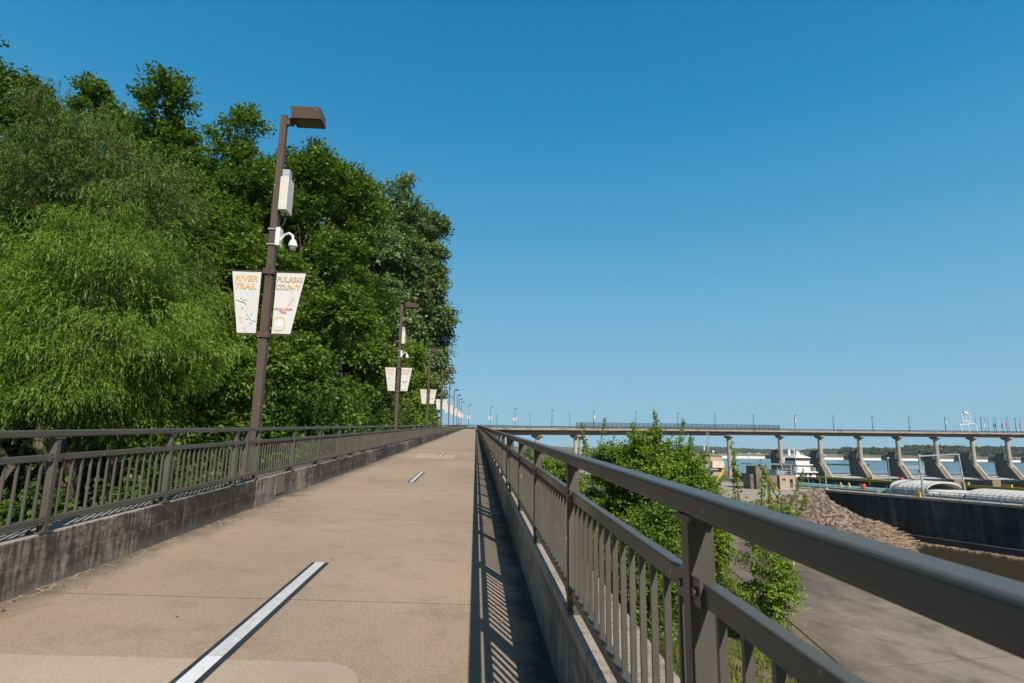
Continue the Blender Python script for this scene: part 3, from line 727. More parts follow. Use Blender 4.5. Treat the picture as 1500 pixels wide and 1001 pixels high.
# ------------------------------------------------------------------ people far away
def person(name, label, shirt, shorts, loc, rz, stride=.25, scale=1.0):
    me = bpy.data.meshes.new('person'); bm = bmesh.new(); sk = bm.verts.layers.skin.verify(); vv = {}
    def v(key, co, r, par=None):
        x = bm.verts.new(co); x[sk].radius = (r, r * .85) if isinstance(r, float) else r; vv[key] = x
        if par: bm.edges.new((vv[par], x))
    v('pel', (0, 0, .95), (.155, .11)); v('waist', (0, 0, 1.1), (.135, .095), 'pel'); v('chest', (0, .01, 1.32), (.165, .11), 'waist'); v('neck', (0, 0, 1.48), .06, 'chest'); v('jaw', (0, .03, 1.56), (.07, .08), 'neck'); v('head', (0, .01, 1.66), (.078, .095), 'jaw'); v('crown', (0, -.005, 1.74), (.055, .065), 'head')
    for sx, st in ((-1, stride), (1, -stride)):
        q = str(sx)
        v('sh' + q, (sx * .19, 0, 1.42), .06, 'chest'); v('el' + q, (sx * .25, -st * .4 - .02, 1.14), .042, 'sh' + q); v('wr' + q, (sx * .24, -st * .6 + .12, .93), .03, 'el' + q); v('pa' + q, (sx * .235, -st * .6 + .16, .86), .035, 'wr' + q)
        for i in range(4): v('f%d' % i + q, (sx * .235, -st * .6 + .14 + i * .022, .775 + abs(i - 1.5) * .008), .009, 'pa' + q)
        v('th' + q, (sx * .2, -st * .6 + .21, .82), .011, 'pa' + q)
        v('hip' + q, (sx * .09, 0, .88), .1, 'pel'); v('kn' + q, (sx * .1, st * .55 + .03, .5), .06, 'hip' + q); v('an' + q, (sx * .1, st - .03, .09), .04, 'kn' + q); v('toe' + q, (sx * .11, st + .13, .035), .035, 'an' + q)
    vv['pel'][sk].use_root = True
    bm.to_mesh(me); bm.free()
    o = bpy.data.objects.new('person', me); COL.objects.link(o)
    o.modifiers.new('s', 'SKIN'); sd = o.modifiers.new('d', 'SUBSURF'); sd.levels = 1; sd.render_levels = 1
    bpy.context.view_layer.update()
    m2 = bpy.data.meshes.new_from_object(o.evaluated_get(bpy.context.evaluated_depsgraph_get())); o.modifiers.clear(); o.data = m2
    skin = simple('skin', (.45, .27, .19), .6); shoe = M['dark']
    m2.materials.clear()
    for m in (skin, shirt, shorts, shoe): m2.materials.append(m)
    for p in m2.polygons:
        x, y, z = p.center
        p.material_index = 3 if z < .1 else (2 if .52 < z < 1.0 and abs(x) < .2 else (1 if 1.0 <= z < 1.47 and (abs(x) < .21 or z > 1.2) else 0)); p.use_smooth = True
    k = MB(); k.lathe([(.09, -.06), (.105, 0), (.098, .06), (.06, .1), (.01, .112)], 12, (0, -.022, 1.69)); k.build('hair', simple('hair', (.06, .04, .025), .7), o, smooth=True)
    o.location = loc; o.rotation_euler = (0, 0, rz); o.scale = (scale,) * 3
    return tag(o, label, 'person')
blue = simple('blue_shirt', (.16, .38, .62), .8); rust = simple('rust_shirt', (.45, .13, .09), .8); grey = simple('grey_shorts', (.12, .12, .13), .8); tan = simple('tan_shorts', (.42, .27, .2), .8)
pp = person('p', 'person in a light blue top walking at the far end of the ramp', blue, tan, pt(196, .02 - .6, hpath(-.4)), R(170))
person('p', 'person in a rust red top at the far end of the ramp by the railing', rust, grey, pt(200, .1, hpath(.3)), R(10), -.2, .95)
for px, w, sh in ((1029, 'dark-clothed person behind the tall fence left of the first big column', grey), (1133, 'dark-clothed person behind the tall fence near its right end', grey), (1231, 'dark-clothed person on the bridge right of the tow boat column', grey), (1331, 'person in red on the bridge above the fourth dam pier', rust), (1382, 'dark-clothed person on the bridge left of the white frame', grey), (817, 'person in rust red on the bridge beside a lamp near the bend', rust)):
    s = s_of_px(px, -.2); person('p', w, sh, grey, pt(s, -.2, hpath(-.2)), R(90), .2)

# ------------------------------------------------------------------ terrain
def crest(y): return np.interp(y, [-80, 10, 40, 70, 80, 85, 92, 105, 117, 160, 167, 170, 290], [21, 24, 28, 30.5, 32.2, 34.5, 42, 52.5, 61, 46.5, 44, 62, 105])
def shore(y): return np.interp(y, [-80, 10, 40, 70, 92, 103.5, 117, 160, 167, 170, 290], [30, 33, 39, 48, 60, 68.5, 64.5, 49.5, 47, 64, 107])
def dam_y(x): return 281 + (x - 54) * .104
def gh(x, y):
    z = np.full(x.shape, GZ)
    c, s_ = crest(y), shore(y)
    t = np.clip((x - c) / (s_ - c), 0, 1.35)
    low = np.where(y < dam_y(x) + 12, GZ - t * 7.2 - .0, GZ)
    z = np.where((y < dam_y(x) + 12), np.where(t > 0, low, z), z)
    pool = (y >= dam_y(x) + 12) & (x > 104 + (y - 297) * .22) & ~((y > 1250) & (x / np.maximum(y, 1) > .5)) & (y < 2300)
    z = np.where(pool, -16., z)
    hill = np.clip((y - 2400) / 900, 0, 1) * (14 + 10 * np.sin(x / 330.) + 7 * np.sin(x / 140. + 1)) * 1.0
    z = z + np.where(y > 2300, hill + 2, 0)
    rb = np.clip((y - 1260) / 500, 0, 1) * 6
    z = z + np.where((y > 1250) & (x / np.maximum(y, 1) > .5), rb, 0)
    return z
xs = np.unique(np.r_[np.linspace(-6000, -200, 12), np.linspace(-200, -60, 8), np.arange(-60, 150, 2.), np.linspace(150, 600, 46), np.linspace(600, 2600, 60), np.linspace(2600, 7000, 14)])
ys = np.unique(np.r_[np.linspace(-2000, -100, 8), np.linspace(-100, -30, 6), np.arange(-30, 330, 2.), np.linspace(330, 1300, 40), np.linspace(1300, 3600, 24), np.linspace(3600, 9000, 8)])
X, Y = np.meshgrid(xs, ys); Z = gh(X, Y)
Z += np.where((X < 9) & (Y < 100), .25 * np.sin(X * .7) * np.sin(Y * .5), 0) * np.where((X > 8), 0, 1)
nx, ny = len(xs), len(ys)
V = np.c_[X.ravel(), Y.ravel(), Z.ravel()]
I = np.arange(nx * ny).reshape(ny, nx); Fq = np.c_[I[:-1, :-1].ravel(), I[:-1, 1:].ravel(), I[1:, 1:].ravel(), I[1:, :-1].ravel()]
link('ground', np_mesh('ground', V, Fq, M['ground']), kind='structure')
b = MB()
le = [(8.6, -25), (9.4, 5), (10.8, 18), (12.4, 30), (14.5, 44), (18, 58), (20, 64), (22, 69)]; re = [(23.3, -25), (23.4, 5), (24.6, 18), (26.2, 30), (28.4, 44), (29.5, 58), (29.9, 64), (30.2, 69)]
b.add([(x, y, GZ + .035) for x, y in le] + [(x, y, GZ + .035) for x, y in re], [(i, i + len(le), i + 1 + len(le), i + 1) for i in range(len(le) - 1)])
b.build('concrete_apron', M['apron'], kind='structure')
b = MB(); b.add([(22, 70, GZ + .03), (30, 71, GZ + .03), (34, 85, GZ + .03), (41.5, 92, GZ + .03), (52, 105, GZ + .03), (60.6, 117.6, GZ + .03), (46, 158, GZ + .03), (60, 172, GZ + .03), (85, 240, GZ + .03), (20, 240, GZ + .03), (25, 110, GZ + .03)], [tuple(range(11))])
b.build('lock_esplanade', concrete('esplanade_paving', (.33, .28, .22), .2, .1, .2), kind='structure')
b = MB(); b.add([(20, -120, -14.2), (900, -120, -14.2), (900, dam_y(900) + 4, -14.2), (20, dam_y(20) + 4, -14.2)], [(0, 1, 2, 3)]); b.build('river', M['river'], kind='structure')
b = MB(); b.add([(60, dam_y(60) + 8.5, -10.), (900, dam_y(900) + 8.5, -10.), (3500, 700, -10), (3500, 2500, -10.), (60, 2500, -10.)], [(0, 1, 2, 3, 4)]); b.build('lake', M['pool'], kind='structure')

# ------------------------------------------------------------------ lock
L0 = np.array([63., 118.]); LU = np.array([.361, -.9326]); LV = np.array([.9326, .361])
def lk(u, v, z): 
    q = L0 + LU * u + LV * v; return Vector((q[0], q[1], z))
LROT = math.atan2(LU[1], LU[0])
def lbox(b, u0, v0, z0, u1, v1, z1, mi=0):
    vs = [lk(u, v, z) for z in (z0, z1) for u, v in ((u0, v0), (u1, v0), (u1, v1), (u0, v1))]
    b.add(vs, [(3, 2, 1, 0), (4, 5, 6, 7), (0, 1, 5, 4), (1, 2, 6, 5), (2, 3, 7, 6), (3, 0, 4, 7)], mi)
def wall_mat():
    t = NT('lock_wall_concrete'); p = t.pr(None, .8, 0, .25)
    st = t.noise(.9, 6, .65, sc=(1, 1, .09)); big = t.noise(.15, 4); hz = t.noise(.6, 4, .5, sc=(.05, .05, 1.5))
    c = t.ramp(st, [(.35, (.018, .018, .019)), (.55, (.045, .044, .044)), (.75, (.13, .125, .12))])
    c = t.mix(.6, c, t.ramp(big, [(.3, (.4,) * 3), (.7, (1.5,) * 3)]), 'MULTIPLY'); c = t.mix(.4, c, t.ramp(hz, [(.35, (.55,) * 3), (.65, (1.4,) * 3)]), 'MULTIPLY')
    t.l(c, p.inputs['Base Color']); return t.m
lw = empty('lock_wall', lk(0, 1.5, -14.2), label='near lock wall of dark stained concrete rising from the brown water, railing on top', cat='lock wall')
def into(o, root): o.parent = root; o.matrix_parent_inverse = Matrix.Translation(-root.location); return o
b = MB(); lbox(b, -46, 0, -18, 130, 3, -7.35); into(b.build('wall_face', wall_mat()), lw)
b = MB(); lbox(b, -46, -.12, -7.35, 130, 3.1, -6.98); into(b.build('coping', concrete('coping_concrete', (.36, .30, .25), .3, .3, .2)), lw)
b = MB(); lbox(b, -12, -1.2, -18, 130, -.02, -13.2); into(b.build('footing_ledge', M['dark_conc']), lw)
rg = empty('wall_railing', lk(20, .3, -6.98), label='thin galvanised railing along the top of the near lock wall', cat='railing')
for i, u in enumerate(np.arange(-40, 60, 2.9)):
    b = MB(); b.bar(lk(u, .35, -6.98), lk(u, .35, -5.85), .13); into(b.build('post', M['galv']), rg)
b = MB()
for z in (-5.87, -6.25, -6.6): b.bar(lk(-40, .35, z), lk(60, .35, z), .075)
into(b.build('rail', M['galv']), rg)
fw = empty('lock_wall', lk(0, 37, -14.2), label='far lock wall, dark concrete with a yellow edge, beyond the barges', cat='lock wall')
b = MB(); lbox(b, -55, 36, -18, 130, 40, -6.6); into(b.build('wall_face', simple('far_wall_dark', (.045, .04, .035), .85, var=.4, scale=.3)), fw)
b = MB(); lbox(b, -55, 35.9, -6.6, 130, 36.6, -6.05); into(b.build('yellow_edge', M['yellow']), fw)
b = MB(); lbox(b, -55, 36.6, -6.6, 130, 40, -6.25); into(b.build('walkway', M['pier_conc']), fw)
b = MB(); lbox(b, -47, 3.1, -17, -46, 35.9, -7.6); b.build('lock_gate', M['girder'], label='dark lock gate across the far end of the lock chamber behind the tow boat', cat='lock gate')
b = MB(); b.add([lk(-46, 3, -9.8), lk(130, 3, -9.8), lk(130, 36, -9.8), lk(-46, 36, -9.8)], [(0, 1, 2, 3)]); b.build('lock_water', M['river'], kind='structure')
# yellow bollards / hooks on the far wall
for u in (-20, 2, 10, 24):
    b = MB(); lbox(b, u, 36.1, -6.2, u + 1.6, 36.5, -5.5); lbox(b, u + .4, 36.0, -7.4, u + 1.2, 36.1 - .11, -6.6); b.build('mooring_hook', M['yellow'], label='yellow mooring recess on the far lock wall edge', cat='mooring hook', group='yellow mooring hooks')
# barges
hull_m = concrete('barge_hull', (.075, .055, .045), .6, .35, .6, .1, 12); green = simple('green_deck', (.13, .26, .215), .7, var=.35, scale=.35)
def hull(b, u0, u1, v0, v1, zd):
    vs = [lk(u0, v0, zd), lk(u1, v0, zd), lk(u1, v1, zd), lk(u0, v1, zd), lk(u0 + 4, v0 + .3, -11.5), lk(u1 - 4, v0 + .3, -11.5), lk(u1 - 4, v1 - .3, -11.5), lk(u0 + 4, v1 - .3, -11.5)]
    b.add(vs, [(0, 1, 2, 3), (7, 6, 5, 4), (0, 4, 5, 1), (1, 5, 6, 2), (2, 6, 7, 3), (3, 7, 4, 0)])
gb = empty('barge', lk(-5, 10, -9.8), label='flat barge with a green deck in the lock chamber', cat='barge')
b = MB(); hull(b, -22, 7, 4, 16, -7.2); into(b.build('hull', hull_m), gb)
b = MB(); lbox(b, -21.8, 4.2, -7.2, 6.8, 15.8, -6.72); into(b.build('deck', green), gb)
b = MB()
for u in (-18, -12, -6, 0, 5): lbox(b, u, 15.2, -6.72, u + .5, 15.6, -6.2)
into(b.build('bitt', M['dark']), gb)
def ring_lb(pts, v, b, mi): pass
wb = empty('barge', lk(30, 9, -9.8), label='hopper barge with arched white covers, nearest the lock wall', cat='barge')
b = MB(); hull(b, 7.6, 66, 4, 15, -7.1); into(b.build('hull', hull_m), wb)
b = MB(); lbox(b, 9, 5, -7.1, 64, 14, -6.75); into(b.build('coaming', M['galv']), wb)
def cover(u0, u1, zb, rise, name='hopper_cover', parent=wb, hang=.0, arch_v=(4.7, 14.3), th=.12, rib=.07):
    b = MB(); n = int((u1 - u0) / .28); m = 14; va, vb_ = arch_v
    def pth(i, off):
        out = []
        for j in range(m + 1):
            a = math.pi * j / m; v = (va + vb_) / 2 - (vb_ - va) / 2 * math.cos(a); z = zb + rise * math.sin(a) ** .8 + off
            out.append(lk(u0 + (u1 - u0) * i / n, v, z))
        return out
    V = []; Fc = []
    for i in range(n + 1): V += pth(i, rib * (1 if i % 3 == 0 else 0))
    N = len(V)
    for i in range(n + 1): V += pth(i, rib * (1 if i % 3 == 0 else 0) - th)
    for i in range(n):
        for j in range(m):
            a = i * (m + 1) + j; q = (a, a + 1, a + m + 2, a + m + 1); Fc.append(q); Fc.append(tuple(x + N for x in q[::-1]))
    for i, e in ((0, 0), (n, 1)):
        for j in range(m):
            a = i * (m + 1) + j; Fc.append((a, a + 1, a + 1 + N, a + N))
    b.add(V, Fc); return into(b.build(name, M['cover']), parent)
cover(17, 21.5, -6.75, .8); cover(22, 45, -6.75, 1.35); cover(45.5, 62, -6.75, 1.35)
# one cover lifted and stacked: an open arch on legs
cover(9.0, 15.8, -6.15, 1.55, th=.3, rib=.08)
b = MB()
for v in (4.9, 14.1):
    b = MB()
    for u in np.arange(9.2, 15.7, .8): b.bar(lk(u, v, -6.75), lk(u + .3, v, -6.0), .22)
    into(b.build('cover_leg', M['galv']), wb)
cover(9.2, 16.6, -6.75, .7)
b = MB(); lbox(b, 7.9, 5, -7.1, 9.0, 14, -6.3); into(b.build('deck_locker', M['galv']), wb)
for n, (u0, u1, va) in enumerate(((-30, 30, 16.2), (31, 90, 16.2))):
    ob = empty('barge', lk((u0 + u1) / 2, va + 5, -9.8), label=('low dark open barge behind the green-decked barge', 'low dark open barge behind the white-covered barge')[n], cat='barge')
    b = MB(); hull(b, u0, u1, va, va + 9.5, -8.1); into(b.build('hull', hull_m), ob)
    b = MB(); lbox(b, u0 + 2, va + 1, -8.1, u1 - 2, va + 8.5, -7.6); into(b.build('coaming', M['girder']), ob)
# deck clutter
def drum(u, v, m, label, r=.3, h=.9, z=-6.72):
    k = MB(); k.lathe([(r, 0), (r, h * .3), (r * 1.06, h * .33), (r, h * .36), (r, h * .63), (r * 1.06, h * .66), (r, h * .7), (r, h), (r * .85, h)], 14)
    o = k.build('drum', m, label=label, cat='drum', smooth=True); o.location = lk(u, v, z); return o
drum(2.5, 6.2, M['red'], 'red drum standing on the green barge deck', .42, 1.0)
drum(-12, 35.2 + 2.2, M['red'], 'small red drum on the far lock wall walkway', .5, 1.0, -6.25)
k = MB(); lbox(k, 16.2, 1.0, -6.98, 17.0, 1.8, -6.2); lbox(k, 16.35, 1.15, -6.2, 16.85, 1.65, -6.05); k.build('utility_box', M['yellow'], label='small yellow box on the near lock wall beside its railing', cat='box')
for i, (u, v) in enumerate(((-2.2, 6.0), (-.8, 6.6))):
    k = MB(); k.bar(lk(u, v, -6.72), lk(u - .5, v + .3, -5.7), .12); k.bar(lk(u, v + .6, -6.72), lk(u - .5, v + .3, -5.7), .12); k.bar(lk(u - .5, v + .3, -5.7), lk(u - 1.1, v + .3, -6.72), .12)
    k.build('yellow_trestle', M['yellow'], label=('left-hand yellow trestle on the green barge deck', 'right-hand yellow trestle on the green barge deck')[i], cat='trestle')
# light poles on the lock wall
def lpole(name, base, top, r, label, arm=None):
    rt = empty(name, base, label=label, cat='light pole')
    b = MB(); b.tube([(0, 0, 0), tuple(Vector(top) - Vector(base))], [r, r * .7], 8); b.build('pole', M['galv'], rt)
    b = MB(); q = Vector(top) - Vector(base); b.box((q.x - .35, q.y - .25, q.z - .05), (q.x + .35, q.y + .25, q.z + .22)); b.build('lamp_head', M['galv'], rt)
    b = MB(); b.box((-.25, -.25, 0), (.25, .25, .3)); b.build('base', M['galv'], rt)
    return rt
def pz(px, py, p): return (p[0], p[1], at(px, py, p[1])[2])
p = lk(-1.5, .9, -6.98); lpole('light_pole', p, pz(1208, 668, p), .12, 'slim grey light pole at the left end of the near lock wall')
p = lk(-15, 37.5, -6.25); lpole('light_pole', p, pz(1269.5, 671, p), .11, 'slim grey light pole on the far lock wall between two dam piers')
# gantry of two poles
g_ = empty('lamp_gantry', lk(18, 1.6, -6.98), label='grey two legged gantry with a sloping crossbar on the near lock wall', cat='gantry')
pa = lk(17.2, 1.6, -6.98); pb = lk(9.5, 22, -8)
ta = Vector(pz(1394, 669, pa)); 
pbx = Vector(at(1413.5, 708, 108.)); tb = Vector(at(1407.5, 665.5, 108.))
for p0, p1 in ((pa, ta),):
    b = MB(); b.tube([p0, p1], [.17, .13], 8); into(b.build('leg', M['galv']), g_)
b = MB(); b.tube([Vector((pbx.x, pbx.y, -8.1)), Vector((pbx.x - .55, pbx.y, tb.z))], [.15, .12], 8); into(b.build('leg', M['galv']), g_)
b = MB(); b.bar(ta, Vector((pbx.x - .55, pbx.y, tb.z)), .18); b.box((ta.x - .25, ta.y - .25, ta.z - .1), (ta.x + .25, ta.y + .25, ta.z + .25)); into(b.build('crossbar', M['galv']), g_)
b = MB(); b.box((pa.x - .3, pa.y - .3, -2.9), (pa.x + .3, pa.y + .3, -2.4)); into(b.build('bracket', M['galv']), g_)

# ------------------------------------------------------------------ tow boat
tb_ = empty('tow_boat', lk(-26, 17, -9.8), label='white tow boat with stepped deckhouses in the lock chamber left of the green barge', cat='boat')
D = 146.
def bw(px): return (px - 750) / 868 * D * 1.0
def bz(py): return at(1167, py, D)[2]
def bbox(b, p0, p1, y0, y1, d0, d1): b.box((bw(p0), D + d0, bz(y1)), (bw(p1), D + d1, bz(y0)))
def tadd(b, name, m, smooth=False): return into(b.build(name, m, smooth=smooth), tb_)
b = MB(); b.box((bw(1128), D - 3, -11), (bw(1196), D + 10, bz(702))); tadd(b, 'hull', hull_m)
b = MB(); bbox(b, 1161, 1190, 692, 702, -1.6, 8); m_ = tadd(b, 'main_deckhouse', M['white'])
b = MB(); bbox(b, 1160, 1192, 690.4, 692, -2.2, 8.5); tadd(b, 'deck_edge', M['white'])
b = MB(); bbox(b, 1165.5, 1184.5, 681.5, 690.4, -1.2, 7); tadd(b, 'middle_deckhouse', M['white'])
b = MB(); bbox(b, 1163, 1187, 680, 681.5, -1.7, 7.4); tadd(b, 'deck_edge', M['white'])
b = MB(); bbox(b, 1164.5, 1184, 675.6, 680, -.9, 5); tadd(b, 'wheelhouse', M['white'])
b = MB(); bbox(b, 1164.8, 1183.7, 670.8, 675.6, -.7, 4.8); gl = tadd(b, 'wheelhouse_window', M['glass_dark'])
b = MB()
for px in np.linspace(1164.6, 1183.9, 8): bbox(b, px - .45, px + .45, 670.8, 675.6, -.95, -.72)
tadd(b, 'window_mullion', M['white'])
b = MB(); zt0, zt1 = bz(670.8), bz(666.5)
x0, x1 = bw(1162.3), bw(1185.7); xa, xb = bw(1169), bw(1180)
b.add([(x0, D - 1.6, zt0), (x1, D - 1.6, zt0), (x1, D + 5.5, zt0), (x0, D + 5.5, zt0), (x0 + .5, D - 1.3, zt0 + .25), (x1 - .5, D - 1.3, zt0 + .25), (x1 - .5, D + 5.2, zt0 + .25), (x0 + .5, D + 5.2, zt0 + .25), (xa, D + .5, zt1), (xb, D + .5, zt1), (xb, D + 3.5, zt1), (xa, D + 3.5, zt1)],
      [(3, 2, 1, 0), (0, 1, 5, 4), (1, 2, 6, 5), (2, 3, 7, 6), (3, 0, 4, 7), (4, 5, 9, 8), (5, 6, 10, 9), (6, 7, 11, 10), (7, 4, 8, 11), (8, 9, 10, 11)])
tadd(b, 'wheelhouse_roof', M['white'])
for px, y0, y1, w in ((1162, 659, 666.5, .5), (1174, 660.5, 666.5, .5), (1169.5, 658, 667, .14), (1177, 662, 667, .2)):
    b = MB(); b.box((bw(px) - w / 2, D + 1.2, bz(y1) - .25), (bw(px) + w / 2, D + 1.2 + w, bz(y0))); tadd(b, 'mast' if w < .3 else 'exhaust_stack', M['white'])
b = MB()
for py in (684.5, 687, 689.6): bbox(b, 1184.6, 1190.5, py, py + .45, -1.6, -1.5)
for px in (1187.5, 1190.2): bbox(b, px, px + .4, 684.5, 690.4, -1.6, -1.5)
for py in (684.5, 687): bbox(b, 1160, 1165.3, py, py + .45, -1.6, -1.5)
for px in (1160, 1162.5): bbox(b, px, px + .4, 684.5, 690.4, -1.6, -1.5)
tadd(b, 'deck_railing', M['white'])
b = MB(); bbox(b, 1141, 1161, 680.2, 681.4, 1, 8); tadd(b, 'aft_canopy', M['galv'])
for px in (1142, 1150, 1156): 
    b = MB(); bbox(b, px, px + .6, 681.4, 702, 1.2, 1.4); tadd(b, 'canopy_post', M['galv'])
b = MB(); bbox(b, 1143, 1161, 690, 702, 2, 8); tadd(b, 'engine_house', M['galv'])
for u_, (x0, x1, ya, yb2) in enumerate(((1167, 1170, 693.5, 697), (1174, 1177, 693.5, 697), (1181, 1184, 693.5, 697))):
    b = MB(); bbox(b, x0, x1, ya, yb2, -1.66, -1.6); tadd(b, 'window', M['glass_dark'])
b = MB(); x0, x1 = bw(1162), bw(1199); y_ = D - 4
b.add([(x0, y_, bz(697.5)), (bw(1182), y_, bz(698)), (x1, y_, bz(706)), (x1, y_, bz(707.2)), (bw(1181), y_, bz(701)), (x0, y_, bz(700.5))] + [(x0, y_ + 2, bz(697.5)), (bw(1182), y_ + 2, bz(698)), (x1, y_ + 2, bz(706)), (x1, y_ + 2, bz(707.2)), (bw(1181), y_ + 2, bz(701)), (x0, y_ + 2, bz(700.5))],
      [(0, 1, 2, 3, 4, 5), (11, 10, 9, 8, 7, 6), (0, 6, 7, 1), (1, 7, 8, 2), (2, 8, 9, 3), (3, 9, 10, 4), (4, 10, 11, 5), (5, 11, 6, 0)]); tadd(b, 'gangway', M['girder'])

# ------------------------------------------------------------------ lock buildings
def local(D, ref_px=1130): 
    def w(px): return (px - 750) / 868 * D
    def z(py, px=ref_px): return at(px, py, D)[2]
    return w, z
D1 = 117.; w, z = local(D1)
hut = empty('control_hut', (w(1135), D1, GZ), label='small tan block hut with a flat canopy on the lock esplanade', cat='building')
def hbox(x0, x1, y0, y1, d0, d1, name, m): 
    b = MB(); b.box((w(x0), D1 + d0, z(y1) if y1 else GZ), (w(x1), D1 + d1, z(y0))); return into(b.build(name, m), hut)
hbox(1142, 1164.5, 696.5, 0, 0, 5, 'front_block', M['block'])
hbox(1126, 1141.9, 696.2, 0, .6, 5, 'link_block', M['pier_conc'])
hbox(1107, 1125.8, 683.5, 0, -.3, 4.5, 'tall_block', M['pier_conc'])
hbox(1100, 1106.9, 695, 0, .3, 4, 'side_block', M['pier_conc'])
hbox(1101, 1161.5, 679.7, 681.0, -.5, 5, 'canopy', simple('canopy_grey', (.16, .17, .18), .6))
for x in (1113.5, 1124, 1141, 1161): hbox(x - .45, x + .45, 681, 696.4, .3, .6, 'canopy_post', M['galv'])
for y0 in (686.5, 690.5, 694): hbox(1142.4, 1161, y0, y0 + .5, .2, .26, 'roof_railing', M['galv'])
hbox(1146, 1151, 701.2, 703.5, -.05, .0 - .002, 'window', M['glass_dark'])
hbox(1156.5, 1160.8, 701.5, 714, -.05, -.002, 'door', simple('brown_door', (.12, .075, .05), .6))
hbox(1156.9, 1160.4, 702, 706.5, -.09, -.052, 'door_pane', M['glass_dark'])
b = MB(); b.bar((w(1127), D1 - .9, z(704)), (w(1134), D1 - .9, GZ), .18); b.bar((w(1127), D1 - 1.5, z(704)), (w(1134), D1 - 1.5, GZ), .18)
for t in np.linspace(.1, .9, 6): b.bar((w(1127 + 7 * t), D1 - 1.5, z(704) * (1 - t) + GZ * t), (w(1127 + 7 * t), D1 - .9, z(704) * (1 - t) + GZ * t), .1)
into(b.build('stair', simple('stair_tan', (.3, .2, .12), .7)), hut)
hbox(1130.5, 1131.2, 709.5, 0, -1.7, -1.55, 'bollard', M['yellow'])
# chain link posts in front of the hut
for i, px in enumerate(np.linspace(1118, 1200, 6)):
    Dp = 111.; b = MB(); b.tube([((px - 750) / 868 * Dp, Dp, GZ), ((px - 750) / 868 * Dp, Dp, GZ + 2.3)], .05, 6); b.tube([((px - 750) / 868 * Dp, Dp, GZ + 2.3), ((px - 750) / 868 * Dp - .2, Dp, GZ + 2.6)], .04, 6)
    b.build('fence_post', M['galv'], label='thin bare steel fence post on the bank in front of the tan hut', cat='fence post', group='fence posts along the bank')
D2 = 185.; w2, z2 = local(D2, 1035)
ob = empty('office_building', (w2(1037), D2, GZ), label='beige flat roofed lock office building behind the shrubs', cat='building')
def obox(x0, x1, y0, y1, d0, d1, name, m):
    b = MB(); b.box((w2(x0), D2 + d0, z2(y1) if y1 else GZ), (w2(x1), D2 + d1, z2(y0))); return into(b.build(name, m), ob)
obox(1012, 1060, 667.3, 0, 0, 9, 'wall', M['block']); obox(1011.3, 1060.7, 666.2, 667.2, -.4, 9.4, 'roof_edge', M['conc'])
obox(1043, 1060, 675.5, 685, -1.5, -.01, 'annex', simple('cream_block', (.55, .47, .36), .8))
for x0 in (1024, 1033.5): obox(x0, x0 + 5, 674.5, 680, -.1, -.01, 'window', M['glass_dark'])
for x0 in (1019, 1024, 1029): 
    obox(x0, x0 + 4.2, 680.5, 687, -2.6, -1.2, 'condenser', M['cabinet'])
obox(1014, 1048, 686.5, 688, -3, -.5, 'lower_roof', M['galv'])
def mast(px, top, D, bot, label, wdt=.25, m=M['galv']):
    r_ = empty('mast', ((px - 750) / 868 * D, D, bot), label=label, cat='mast'); b = MB(); zt = at(px, top, D)[2] - bot
    if wdt > .3:
        for sx, sy in ((-.5, 0), (.5, 0), (0, .8)): b.tube([(sx * wdt, sy * wdt, 0), (sx * wdt * .9, sy * wdt * .9, zt)], .05, 5)
        for i in range(int(zt / .7)): b.bar((-.5 * wdt, 0, i * .7), (.5 * wdt, 0, i * .7 + .6), .045); b.bar((.5 * wdt, 0, i * .7), (0, .8 * wdt, i * .7 + .6), .045)
    else: b.tube([(0, 0, 0), (0, 0, zt)], wdt / 2, 6)
    b.build('lattice' if wdt > .3 else 'pole', m, r_); return r_, zt
mast(1040, 633, 165., GZ, 'tall grey lattice antenna mast beside the beige office', .55)
r_, zt = mast(1034, 653, 188., GZ, 'slim mast with a white tip behind the beige office', .12); k = MB(); k.tube([(0, 0, zt - 1.5), (0, 0, zt)], .22, 8); k.build('antenna', M['white'], r_)
r_, zt = mast(1047, 662.5, 190., GZ, 'short pole with a white globe behind the beige office', .14); k = MB(); k.lathe([(.05, -.35), (.3, -.2), (.42, .1), (.3, .4), (.05, .5)], 12, (0, 0, zt)); k.build('globe', M['white'], r_)
for i, (px, top) in enumerate(((1099, 668), (1092, 681))):
    mast(px, top, 180., GZ, ('thin pale pole left of the hut', 'short thin pale pole left of the hut')[i], .16)
# yellow boom
b = MB(); A_ = Vector(at(1049, 706, 140)); B_ = Vector(at(1060, 688.5, 141)); n_ = Vector((.35, 0, .25))
for off in (-1, 1): b.bar(A_ + n_ * off, B_ + n_ * off * .8, .16)
for t in np.linspace(0, .9, 9): b.bar(A_.lerp(B_, t) - n_, A_.lerp(B_, t + .1) + n_, .08)
b.bar(A_, Vector((A_.x, A_.y, GZ)), .3); b.build('crane_boom', M['yellow'], label='slanted yellow lattice boom behind the shrubs on the esplanade', cat='crane')

